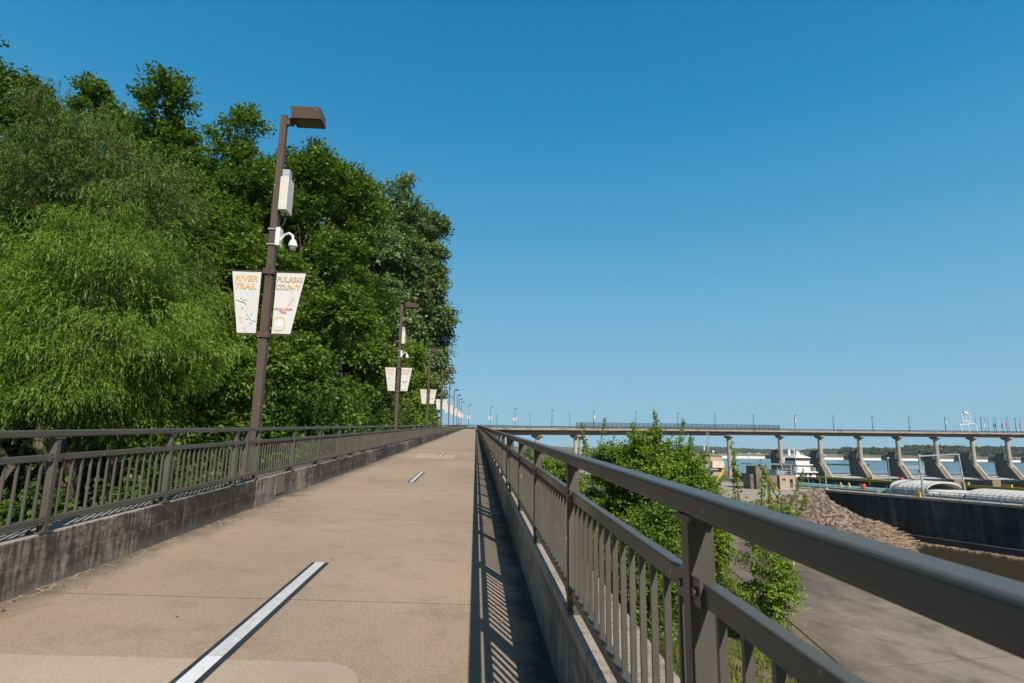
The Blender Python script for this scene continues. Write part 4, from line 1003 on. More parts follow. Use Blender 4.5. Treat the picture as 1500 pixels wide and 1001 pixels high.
# ------------------------------------------------------------------ dam
DD = np.array([.9946, .1034]); DA = np.array([-.1034, .9946])
def dm(s, a, d, z):
    c = pt(s, -1.67, 0); return Vector((c.x + DD[0] * d + DA[0] * a, c.y + DD[1] * d + DA[1] * a, z))
PIERPX = ['behind the tow boat', 'second, right of the tow boat', 'third from the left', 'fourth from the left', 'fifth, behind the gantry', 'sixth from the left', 'seventh, near the right edge', 'eighth, past the right edge', 'ninth, past the right edge']
wm = None
for i, s in enumerate(DAMS):
    c0 = dm(s, 0, 0, -14.2); root = empty('dam_pier', c0, label=f'grey concrete dam pier with sloping nose, {PIERPX[i]}', cat='dam pier', group='piers of the dam')
    b = MB(); pf = [(7, .4), (2.4, .4), (2.0, -2.2), (1.0, -2.6), (-5.6, -10.9), (-5.6, -17), (7, -17)]
    b.prism(pf, -1.3, 1.3, lambda a, d, z: dm(s, a, d, z)); into(b.build('pier_wall', M['pier_conc']), root)
    b = MB(); b.prism([(1.2, -2.0), (-5.8, -10.5), (-5.8, -11.5), (1.2, -3.2)], .7, 1.7, lambda a, d, z: dm(s, a, d, z)); into(b.build('sloping_rib', M['conc']), root)
    b = MB(); b.prism([(-5.65, -10.9), (-10.5, -10.9), (-10.5, -17), (-5.65, -17)], -2.0, 2.4, lambda a, d, z: dm(s, a, d, z)); into(b.build('foot_block', simple('brown_block', (.20, .15, .105), .9)), root)
    b = MB(); b.prism([(2.6, .41), (6, .41), (6, 1.5), (2.6, 1.5)], -1.1, 1.1, lambda a, d, z: dm(s, a, d, z)); b.prism([(2.2, 1.6), (6.6, 1.6), (6.6, 1.8), (2.2, 1.8)], -2.6, 2.6, lambda a, d, z: dm(s, a, d, z)); into(b.build('machinery_house', M['pier_conc']), root)
    b = MB(); b.prism([(.4, -2.0), (2.1, -2.0), (2.1, 0.2), (.4, 0.2)], -1.0, 1.0, lambda a, d, z: dm(s, a, d, z)); into(b.build('winch_house', simple('pale_steel', (.5, .52, .53), .5)), root)
for i in range(len(DAMS) - 1):
    s0, s1 = DAMS[i], DAMS[i + 1]; sm = (s0 + s1) / 2; wdt = (s1 - s0) / 2 - 1.6
    root = empty('dam_gate', dm(sm, 5, 0, -14.2), label=f'blue grey radial gate with truss arms between piers {["one and two","two and three","three and four","four and five","five and six","six and seven","seven and eight","eight and nine"][i]} from the left', cat='dam gate', group='gates of the dam')
    b = MB(); pf = []
    for t in np.linspace(0, 1, 7): pf.append((5.2 + 1.6 * math.sin(t * 2.2), -9.1 - 6 * t))
    pf += [(a - .4, z) for a, z in pf[::-1]]
    b.prism(pf, -wdt, wdt, lambda a, d, z: dm(sm, a, d, z)); into(b.build('gate_skin', simple('gate_grey', (.12, .14, .15), .55, var=.2, scale=.6)), root)
    b = MB()
    for d in np.arange(-wdt, wdt + .1, 1.2): b.bar(dm(sm, 5.0, d, -9.1), dm(sm, 5.0, d, -8.0), .09)
    for z_ in (-8.0, -8.5): b.bar(dm(sm, 5.0, -wdt, z_), dm(sm, 5.0, wdt, z_), .08)
    into(b.build('gate_railing', M['galv']), root)
    b = MB()
    for d in (-wdt + .6, wdt - .6):
        tr = (-5.2, -11.3)
        for z_ in (-9.8, -11.6, -13.4): b.bar(dm(sm, 4.8, d, z_), dm(sm, tr[0], d, tr[1]), .32)
        for t in (.25, .5, .75):
            b.bar(dm(sm, 4.8 + (tr[0] - 4.8) * t, d, -9.8 + (tr[1] + 9.8) * t), dm(sm, 4.8 + (tr[0] - 4.8) * t, d, -13.4 + (tr[1] + 13.4) * t), .2)
            b.bar(dm(sm, 4.8 + (tr[0] - 4.8) * (t - .25), d, -9.8 + (tr[1] + 9.8) * (t - .25)), dm(sm, 4.8 + (tr[0] - 4.8) * t, d, -13.4 + (tr[1] + 13.4) * t), .16)
    for a, z_ in ((4.6, -9.8), (4.6, -12.2), (-.5, -10.6), (-3, -10.9)): b.bar(dm(sm, a, -wdt + .6, z_), dm(sm, a, wdt - .6, z_), .28)
    b.bar(dm(sm, 4.6, -wdt + .6, -9.8), dm(sm, -.5, wdt - .6, -10.6), .16); b.bar(dm(sm, 4.6, wdt - .6, -9.8), dm(sm, -.5, -wdt + .6, -10.6), .16)
    into(b.build('truss_arm', M['truss']), root)
sbr = empty('service_bridge', dm(DAMS[2], 8, 0, -2), label='low service bridge with a white girder running along the tops of the dam piers', cat='bridge')
sA = s_of_px(1060, -1.67); sB = DAMS[-1] + 20
b = MB(); b.add([dm(sA, 8.9, 0, -2.8), dm(sB, 8.9, 0, -2.8), dm(sB, 8.9, 0, -1.7), dm(sA, 8.9, 0, -1.7), dm(sA, 12, 0, -2.8), dm(sB, 12, 0, -2.8), dm(sB, 12, 0, -1.7), dm(sA, 12, 0, -1.7)], [(0, 1, 2, 3), (7, 6, 5, 4), (0, 4, 5, 1), (1, 5, 6, 2), (2, 6, 7, 3), (3, 7, 4, 0)])
into(b.build('girder', M['white']), sbr)
b = MB()
def dl(t, a, z): 
    p0 = dm(sA, a, 0, z); p1 = dm(sB, a, 0, z); return p0.lerp(p1, t)
n = 130
for i in range(n + 1): b.bar(dl(i / n, 9.0, -1.7), dl(i / n, 9.0, -.3), .14)
for z_ in (-.3, -.9): b.bar(dl(0, 9.0, z_), dl(1, 9.0, z_), .22)
b.bar(dl(0, 10.5, -1.5), dl(1, 10.5, -1.5), 2.4, .5)
into(b.build('railing', simple('weathered_rail', (.24, .24, .23), .7)), sbr)
for px in (1329.5, 1488):
    s = s_of_px(px, -1.67); k = MB(); pts = [(.36 * math.cos(a), 0, .36 * math.sin(a)) for a in np.linspace(0, 2 * math.pi, 17)]; k.tube(pts, .14, 8, cap=False)
    o = k.build('life_ring', M['orange'], smooth=True, label='orange life ring hung on the service bridge railing, ' + ('between the fourth and fifth piers' if px < 1400 else 'near the right edge'), cat='life ring'); q = Vector(at(px, 665.8, 300)); q2 = dl((px - 1060) / 560, 8.6, -.9); t_ = None
    best = min(np.linspace(0, 1, 800), key=lambda t: abs(proj(dl(t, 8.7, -.6))[0] - px)); o.location = dl(best, 8.7, -.45)
# bullnose cells in the lake behind the dam
b = MB(); p = Vector(at(1333, 674, 420)); 
for i in range(16):
    x = p.x - 9 + i * 1.25; b.bar((x, 420, -10), (x, 420, -7.2), .25)
for zz in (-9.2, -8.3, -7.4): b.bar((p.x - 9, 420, zz), (p.x + 14, 420, zz), .3)
b.build('debris_boom', M['galv'], label='pale floating boom of frames on the lake behind the fourth gate', cat='boom')

# ------------------------------------------------------------------ foliage
def leafmesh(name, Pn, Dn, Nn, ln, wd, mat, tint):
    n = len(Pn); D_ = Dn / np.linalg.norm(Dn, axis=1)[:, None]
    S_ = np.cross(D_, Nn); S_ /= np.linalg.norm(S_, axis=1)[:, None] + 1e-9; N_ = np.cross(S_, D_)
    ln = ln[:, None]; wd = wd[:, None]
    mid = Pn + D_ * ln * .45
    V = np.stack([Pn, mid + S_ * wd * .5 + N_ * wd * .14, Pn + D_ * ln - N_ * ln * .12, mid - S_ * wd * .5 + N_ * wd * .14], 1).reshape(-1, 3)
    Fq = np.arange(4 * n).reshape(-1, 4)
    return np_mesh(name, V, Fq, mat, tint)
def unit(n, g): 
    v = g.normal(size=(n, 3)); return v / np.linalg.norm(v, axis=1)[:, None]
def crown_mesh(center, rad, n_leaf, leaf, style, mat, seed, nl=34, lobe_r=.34, per=10, nsub=11):
    g = np.random.default_rng(seed); center = np.array(center); rad = np.array(rad)
    # lobes
    dirs = unit(nl, g); rr = .35 + .5 * g.random(nl) ** .6
    C = dirs * rad * rr[:, None]; LRd = np.minimum(rad.min() * 1.25, rad) * (lobe_r * (.65 + .7 * g.random(nl)))[:, None] * np.array([1.05, 1.05, .9])
    lt = g.random(nl)
    w = (LRd.prod(axis=1)) ** .66; w /= w.sum()
    nt = n_leaf // per; li = g.choice(nl, nt, p=w)
    d = unit(nt, g); d[:, 2] = np.where(d[:, 2] < -.35, d[:, 2] * .5, d[:, 2]); d /= np.linalg.norm(d, axis=1)[:, None]
    # every bough carries its own leafy sprays, with gaps in between
    ns = nsub; sd = unit(nl * ns, g).reshape(nl, ns, 3); sd[..., 2] = np.where(sd[..., 2] < -.3, -sd[..., 2] * .6, sd[..., 2]); sd /= np.linalg.norm(sd, axis=2)[..., None]
    sr = .62 + .5 * g.random((nl, ns)); st = g.random((nl, ns))
    si = g.integers(0, ns, nt); inner = g.random(nt) < .2
    sprayc = sd[li, si] * sr[li, si][:, None]
    off = g.normal(size=(nt, 3)) * np.array([.19, .19, .10])
    o = C[li] + LRd[li] * np.where(inner[:, None], d * (.7 * g.random(nt) ** .5)[:, None], sprayc + off)
    d = np.where(inner[:, None], d, sd[li, si] * .8 + d * .4); d /= np.linalg.norm(d, axis=1)[:, None]
    out = o / rad; on = np.linalg.norm(out, axis=1)
    outd = o / (np.linalg.norm(o, axis=1)[:, None] + 1e-6)
    tint_t = .12 + .25 * lt[li] + .28 * st[li, si] + .2 * g.random(nt)
    k = np.arange(per)
    if style == 'willow':
        h = outd * .8 + d * .4 + unit(nt, g) * .5; h[:, 2] = np.abs(h[:, 2]) * .6; h /= np.linalg.norm(h, axis=1)[:, None]
        L = leaf * (4 + 5. * g.random(nt))
        t = (k[None, :] + g.random((nt, per))) / per
        pos = o[:, None, :] + h[:, None, :] * (L[:, None] * .62 * (1 - (1 - t) ** 2))[..., None]
        pos[..., 2] -= L[:, None] * (t ** 1.9) * .6
        tan = h[:, None, :] * (.62 * 2 * (1 - t) + .25)[..., None] * np.ones((1, 1, 1)); tan[..., 2] -= 1.15 * t ** .8
        rnd = g.normal(size=(nt, per, 3)) * .45
        D_ = tan + rnd; D_[..., 2] -= .35
        N_ = outd[:, None, :] + g.normal(size=(nt, per, 3)) * .9
        ln = leaf * (.75 + .5 * g.random((nt, per))); wd = ln * .2
    else:
        h = outd * .55 + d * .7 + unit(nt, g) * .55; h[:, 2] += .12; h /= np.linalg.norm(h, axis=1)[:, None]
        L = leaf * (2.6 + 2.6 * g.random(nt)); t = (k[None, :] + .5 + g.random((nt, per)) * .5) / per
        pos = o[:, None, :] + h[:, None, :] * (L[:, None] * t)[..., None] + g.normal(size=(nt, per, 3)) * leaf * .28
        pos[..., 2] -= L[:, None] * t ** 2 * .25
        side = np.cross(h, [0, 0, 1.]); sg = np.where(k % 2 == 0, 1., -1.)
        D_ = h[:, None, :] * .6 + side[:, None, :] * sg[None, :, None] * .8 + g.normal(size=(nt, per, 3)) * .35; D_[..., 2] -= .28
        N_ = np.array([0, 0, .9])[None, None] + outd[:, None, :] * .5 + g.normal(size=(nt, per, 3)) * .75
        ln = leaf * (.7 + .6 * g.random((nt, per))); wd = ln * (.62 if style != 'cotton' else .85)
    sc_z = rad[2] / max(np.percentile(pos[..., 2], 99.985), .1)
    pos[..., 2] = np.where(pos[..., 2] > 0, pos[..., 2] * sc_z, pos[..., 2])
    C = C.copy(); C[:, 2] = np.where(C[:, 2] > 0, C[:, 2] * sc_z, C[:, 2])
    tint = np.clip(tint_t[:, None] + g.normal(size=(nt, per)) * .09, 0, .93)
    if style == 'willow': tint = np.where(g.random((nt, per)) < .025, 1., tint)
    pos = pos.reshape(-1, 3) + center; D_ = D_.reshape(-1, 3); N_ = N_.reshape(-1, 3)
    return leafmesh('crown', pos, D_, N_, ln.ravel(), wd.ravel(), mat, tint.ravel()), C + center
def limb(b, p, q, r0, r1, g, n=6, sag=.06):
    p = np.array(p); q = np.array(q); L = np.linalg.norm(q - p); pts = []
    j = g.normal(size=(n + 1, 3)) * L * .025; j[0] = 0; j[-1] = 0
    for i in range(n + 1):
        t = i / n; pts.append(Vector(p * (1 - t) + q * t + j[i] + np.array([0, 0, math.sin(math.pi * t) * L * sag])))
    b.tube(pts, [r0 + (r1 - r0) * i / n for i in range(n + 1)], 6)
def tree(name, label, base, center, rad, n_leaf, leaf, style, mat, seed, tr=.25, group=None, cat='tree', nlimb=16, bark=None, **k):
    base = np.array(base, float); root = empty(name, tuple(base), label=label, cat=cat, group=group)
    me, C = crown_mesh(np.array(center) - base, rad, n_leaf, leaf, style, mat, seed, **k)
    link('crown', me, root)
    g = np.random.default_rng(seed + 99); b = MB(); cz = np.array(center) - base
    top = cz + np.array([0, 0, rad[2] * .55])
    limb(b, (0, 0, -.3), top, tr, tr * .25, g, 10, 0)
    for i in g.choice(len(C), min(nlimb, len(C)), replace=False):
        t = np.clip((C[i][2] - rad[2] * .5) / max(top[2], .1), .12, .9); p = top * t
        limb(b, p, C[i], tr * (1 - t) * .45 + .02, .012 + tr * .04, g)
    b.build('trunk', bark or M['bark'], root, smooth=True)
    return root
def ctr(px, top, Yd, zb):
    t = at(px, top, Yd); return np.array([t[0], Yd, (t[2] + zb) / 2]), (t[2] - zb) / 2
WG = 'trees of the wood left of the ramp'
def ptree(name, label, cx, top, hw, Yd, zb, n, leaf, style, mat, seed, yr=None, tr=.25, nl=34, **k):
    c, rz = ctr(cx, top, Yd, zb); rx = hw / 868 * math.hypot(Yd, c[0]) * 1.0
    return tree(name, label, (c[0], c[1], GZ - .1), c, (rx, yr or rx, rz), n, leaf, style, mat, seed, tr, WG, nl=nl, **k)
ptree('willow_tree', 'bright yellow green weeping willow leaning over the left railing', 166, 292, 152, 16.5, -1.0, 180000, .11, 'willow', M['lf_willow'], 1, nl=52, lobe_r=.34, tr=.14, per=14, yr=3.0, nsub=9, nlimb=20)
ptree('willow_tree', 'taller grey green willow above and behind the bright willow', 165, 158, 130, 23.5, .5, 140000, .15, 'willow', M['lf_willow2'], 2, nl=50, lobe_r=.3, per=14)
ptree('broadleaf_tree', 'dark broadleaf tree at the upper left, behind the grey green willow', 58, 118, 78, 30, -1, 100000, .21, 'leaf', M['lf_dark'], 3, nl=48, lobe_r=.36, nsub=15)
ptree('broadleaf_tree', 'very tall dark tree cut off by the left edge', -112, -10, 108, 27, -2, 70000, .21, 'leaf', M['lf_dark'], 4, nl=40)
ptree('broadleaf_tree', 'narrow spire topped tree between the dark tree and the broad maple', 146, 118, 24, 35, 4, 22000, .22, 'leaf', M['lf_mid'], 5, nl=26)
ptree('broadleaf_tree', 'green tree low between the narrow spire and the rounded maple', 200, 168, 62, 37, -2, 70000, .23, 'leaf', M['lf_mid'], 20, nl=44, lobe_r=.36, nsub=14)
ptree('broadleaf_tree', 'broad green maple with a rounded top left of the nearest lamp post', 238, 122, 60, 33, -2, 90000, .22, 'leaf', M['lf_mid'], 6, nl=46, lobe_r=.38, nsub=15)
ptree('broadleaf_tree', 'tall green tree whose top rises just left of the lamp head', 380, 160, 46, 35, -3, 80000, .22, 'leaf', M['lf_mid'], 7, nl=44, lobe_r=.40, nsub=15)
ptree('broadleaf_tree', 'green tree filling the dip between the rounded maple and the lamp head', 315, 195, 62, 38, -3, 80000, .24, 'leaf', M['lf_mid'], 18, nl=48, lobe_r=.36, nsub=14)
ptree('broadleaf_tree', 'green tree filling the gap behind the nearest lamp pole and its cabinet', 415, 225, 52, 41, -3, 60000, .24, 'leaf', M['lf_mid'], 19, nl=40, lobe_r=.38, nsub=14)
ptree('broadleaf_tree', 'green tree with a pointed tip just right of the lamp head', 458, 222, 50, 38, -3, 80000, .23, 'leaf', M['lf_mid'], 8, nl=32, lobe_r=.36, nsub=15)
ptree('broadleaf_tree', 'dark tree between the pointed tree and the cottonwood', 515, 252, 56, 43, -4, 70000, .25, 'leaf', M['lf_mid'], 9, nl=32, lobe_r=.36, nsub=15)
ptree('broadleaf_tree', 'dark leafy tree directly behind the banners of the nearest lamp post', 400, 345, 76, 21, -5, 64000, .16, 'leaf', M['lf_mid'], 10, nl=26, lobe_r=.34, nsub=12)
ptree('broadleaf_tree', 'smaller dark tree between the first and second lamp posts', 490, 325, 60, 32, -5, 50000, .2, 'leaf', M['lf_mid'], 11, nl=26, lobe_r=.34, nsub=12)
ptree('broadleaf_tree', 'mid green tree behind the bright willow and the nearest lamp post', 310, 262, 80, 27, -4, 60000, .19, 'leaf', M['lf_mid'], 12, nl=28, lobe_r=.34, nsub=12)
ptree('cottonwood_tree', 'large grey green cottonwood at the right end of the wood', 560, 258, 70, 74, 5, 110000, .38, 'cotton', M['lf_cotton'], 13, nl=70, lobe_r=.26, tr=.5)
ptree('cottonwood_tree', 'grey green cottonwood with a bulging right side against the sky', 622, 305, 40, 78, 4, 80000, .36, 'cotton', M['lf_cotton'], 14, nl=50, lobe_r=.28, tr=.4)
ptree('cottonwood_tree', 'lower cottonwood right behind the second lamp post', 614, 430, 46, 80, 1, 50000, .34, 'cotton', M['lf_cotton'], 15, nl=44, lobe_r=.28, tr=.4)
ptree('broadleaf_tree', 'olive tree low at the right end of the wood behind the third lamp post', 598, 500, 32, 66, -6, 34000, .26, 'leaf', M['lf_fresh'], 16, nl=34, lobe_r=.3)
ptree('broadleaf_tree', 'dark tree left of the second lamp post', 548, 400, 44, 50, -6, 40000, .25, 'leaf', M['lf_dark'], 17, nl=40, lobe_r=.28)
# undergrowth shrubs along the foot of the wood
SH = [(-60, 800, 5.5), (20, 780, 8), (110, 745, 10.5), (200, 705, 13), (285, 668, 15), (345, 630, 18), (430, 560, 20), (478, 550, 26), (520, 560, 30), (556, 575, 40), (590, 590, 50), (605, 592, 60), (-160, 660, 7.2)]
SW = ['at the far left behind the nearest railing', 'behind the left end of the railing, under the willow', 'below the left part of the willow', 'below the middle of the willow', 'below the right part of the willow', 'left of the nearest lamp post foot', 'right of the nearest lamp post foot', 'between the first two lamp posts, nearer', 'between the first two lamp posts, farther', 'left of the second lamp post', 'right of the second lamp post', 'left of the third lamp post', 'cut by the left edge behind the nearest railing']
for i, ((cx, top, Yd), wd) in enumerate(zip(SH, SW)):
    c, rz = ctr(cx, top, Yd, GZ); rx = min(2.6, max(1.5, 1.4 + Yd * .03))
    lat = c[0] - AZ * Yd
    c[0] = min(c[0], AZ * Yd - 4.9 - rx * 1.25)
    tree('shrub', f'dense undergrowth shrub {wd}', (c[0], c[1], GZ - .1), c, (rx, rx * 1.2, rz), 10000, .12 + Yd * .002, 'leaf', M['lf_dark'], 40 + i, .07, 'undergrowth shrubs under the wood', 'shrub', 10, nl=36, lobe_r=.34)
# deeper trees of the wood, behind the named ones
src = {}
BK = [(60, 330, 34, 90), (170, 320, 38, 90), (260, 380, 42, 80), (350, 300, 46, 80), (430, 320, 50, 70), (500, 380, 56, 60), (-30, 300, 40, 90), (560, 430, 88, 50)]
for i, (cx, top, Yd, hw) in enumerate(BK):
    c, rz = ctr(cx, top, Yd, GZ + .5); rx = hw / 868 * math.hypot(Yd, c[0])
    if not src:
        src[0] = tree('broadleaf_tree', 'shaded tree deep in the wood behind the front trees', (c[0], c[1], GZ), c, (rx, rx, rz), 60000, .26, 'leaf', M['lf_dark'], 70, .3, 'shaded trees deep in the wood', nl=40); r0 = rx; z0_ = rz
    else:
        o = copy_tree(src[0]); o.location = (c[0], c[1], GZ); o.scale = (rx / r0, rx / r0, rz / z0_); o.rotation_euler = (0, 0, i * 1.3)
# right-hand shrubs and saplings
def rtree(name, label, cx, top, hw, Yd, zb, n, leaf, mat, seed, cat='shrub', bx=None, **k):
    c, rz = ctr(cx, top, Yd, zb); rx = hw / 868 * Yd
    return tree(name, label, (bx if bx is not None else c[0], c[1], GZ - .1), c, (rx, rx, rz), n, leaf, 'leaf', mat, seed, cat=cat, group='shrubs right of the ramp', **k)
rtree('shrub', 'tall bright green bushy tree behind the right railing under the bridge', 965, 628, 70, 25, -6.5, 46000, .13, M['lf_fresh'], 80, 'tree', tr=.12, nl=46, lobe_r=.29, nsub=9)
rtree('shrub', 'leafy shrub left of the tall bushy tree, behind the right railing', 892, 645, 46, 27, -6, 28000, .13, M['lf_fresh'], 81, tr=.09, nl=34, lobe_r=.29, nsub=9)
rtree('shrub', 'low green shrub behind the right railing nearest the bridge column', 815, 668, 34, 34, -6.5, 26000, .13, M['lf_fresh'], 82, tr=.08, nl=34)
rtree('shrub', 'small round shrub at the far end of the right railing', 772, 655, 24, 52, -6.5, 20000, .17, M['lf_mid'], 83, tr=.08, nl=30)
rtree('shrub', 'low shrub on the right of the tall bushy tree', 1025, 688, 30, 27, -6.5, 20000, .115, M['lf_fresh'], 84, tr=.07, nl=34)
rtree('shrub', 'dark low shrub at the foot of the tall bushy tree', 935, 735, 55, 21, -6.8, 26000, .11, M['lf_mid'], 85, tr=.06, nl=36)
# upright leading shoots of the tall shrubs
def shoot(root, px, ytop, ybot, Yd, lean, mat, seed, n=260, leaf=.12):
    g = np.random.default_rng(seed); A_ = at(px, ybot, Yd); B_ = at(px + lean, ytop, Yd); b0 = np.array(root.location)
    t = g.random(n); pos = A_ + (B_ - A_) * t[:, None] + np.c_[g.normal(size=(n, 2)) * .16 * (1.15 - t)[:, None], g.normal(size=n) * .05]; 
    pos[:, 0] += np.sin(t * 2.5) * .12
    D_ = g.normal(size=(n, 3)) + np.array([0, 0, .5]); N_ = g.normal(size=(n, 3)) * .5 + np.array([0, 0, 1.])
    me = leafmesh('leafy_shoot', pos - b0, D_, N_, leaf * (.7 + .6 * g.random(n)), leaf * .6 * np.ones(n), mat, .3 + .5 * g.random(n))
    link('crown', me, root)  # leaves of one leading shoot, apart from the main crown
    b = MB(); b.tube([tuple(A_ - b0), tuple(A_ * .5 + B_ * .5 - b0 + np.array([.1, 0, 0])), tuple(B_ - b0)], [.03, .02, .006], 5); b.build('branch', M['bark'], root)
for o in [x for x in bpy.data.objects if x.name.startswith('shrub') and x.get('group') == 'shrubs right of the ramp']:
    lb = o['label']
    if lb.startswith('tall bright'):
        for i, a in enumerate(((962, 603, 680, -6), (985, 615, 680, 14), (930, 620, 690, -6), (1003, 640, 690, 6))): shoot(o, a[0], a[1], a[2], 25, a[3], M['lf_fresh'], 200 + i)
    if lb.startswith('leafy shrub'):
        for i, a in enumerate(((870, 612, 690, 14), (858, 622, 690, -8), (850, 640, 690, 4))): shoot(o, a[0], a[1], a[2], 27, a[3], M['lf_fresh'], 210 + i, 160)
sp = rtree('sapling', 'slender sapling standing on the grass edge right of the near railing', 1116, 775, 34, 22.8, -6.6, 4600, .125, M['lf_fresh'], 90, 'sapling', nl=16, lobe_r=.36, tr=.05, nsub=7)
for i, a in enumerate(((1085, 650, 780, -16), (1105, 690, 790, 12), (1075, 672, 780, -4), (1130, 680, 780, -50))): shoot(sp, a[0] + (0 if a[3] > -40 else 30), a[1], a[2], 22.8, a[3], M['lf_fresh'], 220 + i, 240, .125)
sq = rtree('sapling', 'second slender sapling in front of the rubble bank', 1140, 740, 20, 28, -6.6, 2600, .12, M['lf_fresh'], 91, 'sapling', nl=14, lobe_r=.34, tr=.04, nsub=6)
for i, a in enumerate(((1148, 692, 760, 26), (1160, 725, 775, 18), (1128, 715, 780, -4))): shoot(sq, a[0], a[1], a[2], 28, a[3], M['lf_fresh'], 230 + i, 260, .12)
# grass below the right railing
g = np.random.default_rng(5); n = 46000
yy = -2 + 36 * g.random(n); xx = AZ * yy + 1.2 + g.random(n) * (np.interp(yy, [0, 18, 30, 44], [7.6, 10.0, 11.8, 14.0]) - AZ * yy - 1.0)
hh = (.12 + .38 * g.random(n) ** 2) * (1 + .5 * np.sin(xx * 2.1) * np.sin(yy * 1.7))
me = leafmesh('grass', np.c_[xx, yy, np.full(n, GZ - .02)], np.c_[g.normal(size=(n, 2)) * .35, np.ones(n)], np.c_[g.normal(size=(n, 2)), np.zeros(n)], hh, .035 + .02 * g.random(n), M['grass'], np.clip(.25 + .6 * g.random(n), 0, 1))
link('grass', me, kind='stuff', label='tall green grass on the bank below the right railing', cat='grass')
g = np.random.default_rng(6); n = 30000
yy = -2 + 60 * g.random(n); xx = AZ * yy - 4.4 - g.random(n) ** 1.3 * 12
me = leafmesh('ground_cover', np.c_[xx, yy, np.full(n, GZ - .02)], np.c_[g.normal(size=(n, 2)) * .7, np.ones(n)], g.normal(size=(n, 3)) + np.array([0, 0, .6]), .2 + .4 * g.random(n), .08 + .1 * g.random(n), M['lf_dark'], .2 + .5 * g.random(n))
link('ground_cover', me, kind='stuff', label='leafy ground cover under the wood', cat='ground cover')

g = np.random.default_rng(31); n = 420
ls = 2.2 + 40 * g.random(n) ** 1.8; ll = np.where(g.random(n) < .5, LL + .03 + .35 * g.random(n) ** 2, LR - .03 - .3 * g.random(n) ** 2); far_ = g.random(n) < .05; ll = np.where(far_, LL + (LR - LL) * g.random(n), ll)
PL = np.array([pt(a, b_, hpath(b_) - .012) for a, b_ in zip(ls, ll)])
link('leaf_litter', leafmesh('leaf_litter', PL, np.c_[g.normal(size=(n, 2)), g.normal(size=n) * .12], np.c_[g.normal(size=(n, 2)) * .3, np.ones(n)], .022 + .03 * g.random(n), .014 + .014 * g.random(n), tint_mat('dry_leaf', [(0, (.07, .045, .02)), (.5, (.17, .10, .04)), (1, (.32, .2, .08))]), g.random(n)), kind='stuff', label='scattered dry leaf crumbs along the kerbs of the path', cat='leaf litter')
# ------------------------------------------------------------------ riprap and driftwood
bv = np.array([(x, y, z) for z in (-1, 1) for x, y in ((-1, -1), (1, -1), (1, 1), (-1, 1))], float) * .8
bf = np.array([(3, 2, 1, 0), (4, 5, 6, 7), (0, 1, 5, 4), (1, 2, 6, 5), (2, 3, 7, 6), (3, 0, 4, 7)])
g = np.random.default_rng(11); n = 14000
ty = 55 + 66 * g.random(n); tt = g.random(n) * 1.12 - .06
cr_, sh_ = crest(ty), shore(ty); tx = cr_ + (sh_ - cr_) * tt; keep = (ty < 119 - np.maximum(0, tx - 61) * 2.2); tx, ty, tt = tx[keep], ty[keep], tt[keep]; n = len(tx)
tz = GZ - np.clip(tt, 0, 2) * 7.2
sz = .10 + .24 * g.random(n) ** 3; 
q = g.normal(size=(n, 4)); q /= np.linalg.norm(q, axis=1)[:, None]; w_, x_, y_, z_ = q.T
RM = np.stack([1 - 2 * (y_**2 + z_**2), 2 * (x_*y_ - z_*w_), 2 * (x_*z_ + y_*w_), 2 * (x_*y_ + z_*w_), 1 - 2 * (x_**2 + z_**2), 2 * (y_*z_ - x_*w_), 2 * (x_*z_ - y_*w_), 2 * (y_*z_ + x_*w_), 1 - 2 * (x_**2 + y_**2)], 1).reshape(n, 3, 3)
V = (bv[None] + g.normal(size=(n, 8, 3)) * .22) * (sz[:, None] * (.55 + .85 * g.random((n, 3))))[:, None, :]
V = np.einsum('nij,nkj->nki', RM, V) + np.c_[tx, ty, tz + sz * .25][:, None, :]
Fq = (bf[None] + (np.arange(n) * 8)[:, None, None]).reshape(-1, 4)
link('riprap', np_mesh('riprap', V.reshape(-1, 3), Fq, M['rock'], np.repeat(np.clip(g.random(n) * .95 + g.normal(size=n) * .05, 0, 1), 6)), kind='stuff', label='loose brown rubble stones covering the river bank', cat='rubble')
b = MB(); rows = []
bank_y = np.arange(40, 121, 3.)
b.add([(crest(y) - .6, y, GZ - .08) for y in bank_y] + [(shore(y) + 1.5, y, GZ - 7.55) for y in bank_y], [(i, i + len(bank_y), i + 1 + len(bank_y), i + 1) for i in range(len(bank_y) - 1)])
b.build('river_bank', simple('bank_soil', (.10, .075, .055), .95, var=.4, scale=1.5, bump=.5), kind='structure')
logs = [((1205, 757), (1250, 756), .16), ((1235, 762), (1310, 768), .2), ((1262, 772), (1292, 765), .14), ((1270, 769), (1300, 775), .12), ((1295, 774), (1325, 776), .22), ((1280, 764), (1296, 770), .12), ((1300, 752), (1318, 757), .14), ((1316, 781), (1338, 784), .15), ((1246, 766), (1262, 770), .12), ((1338, 786), (1372, 792), .14), ((1285, 778), (1330, 781), .12), ((1225, 752), (1246, 750), .1)]
def bankpt(px, py):
    best = None
    for Yd in np.arange(60, 130, .25):
        q = at(px, py, Yd); t = (q[0] - crest(Yd)) / (shore(Yd) - crest(Yd)); zz = GZ - np.clip(t, 0, 1.0) * 7.2
        if q[2] < zz + .25: return np.array([q[0], Yd, zz + .3])
    q = at(px, py, 104); return np.array([q[0], 104, -14.0])
LGW = ['long', 'longest', 'short tilted', 'thin', 'thick pale', 'thin crossing', 'upper right', 'lower right', 'small lower left', 'floating', 'thin waterline', 'upper left']
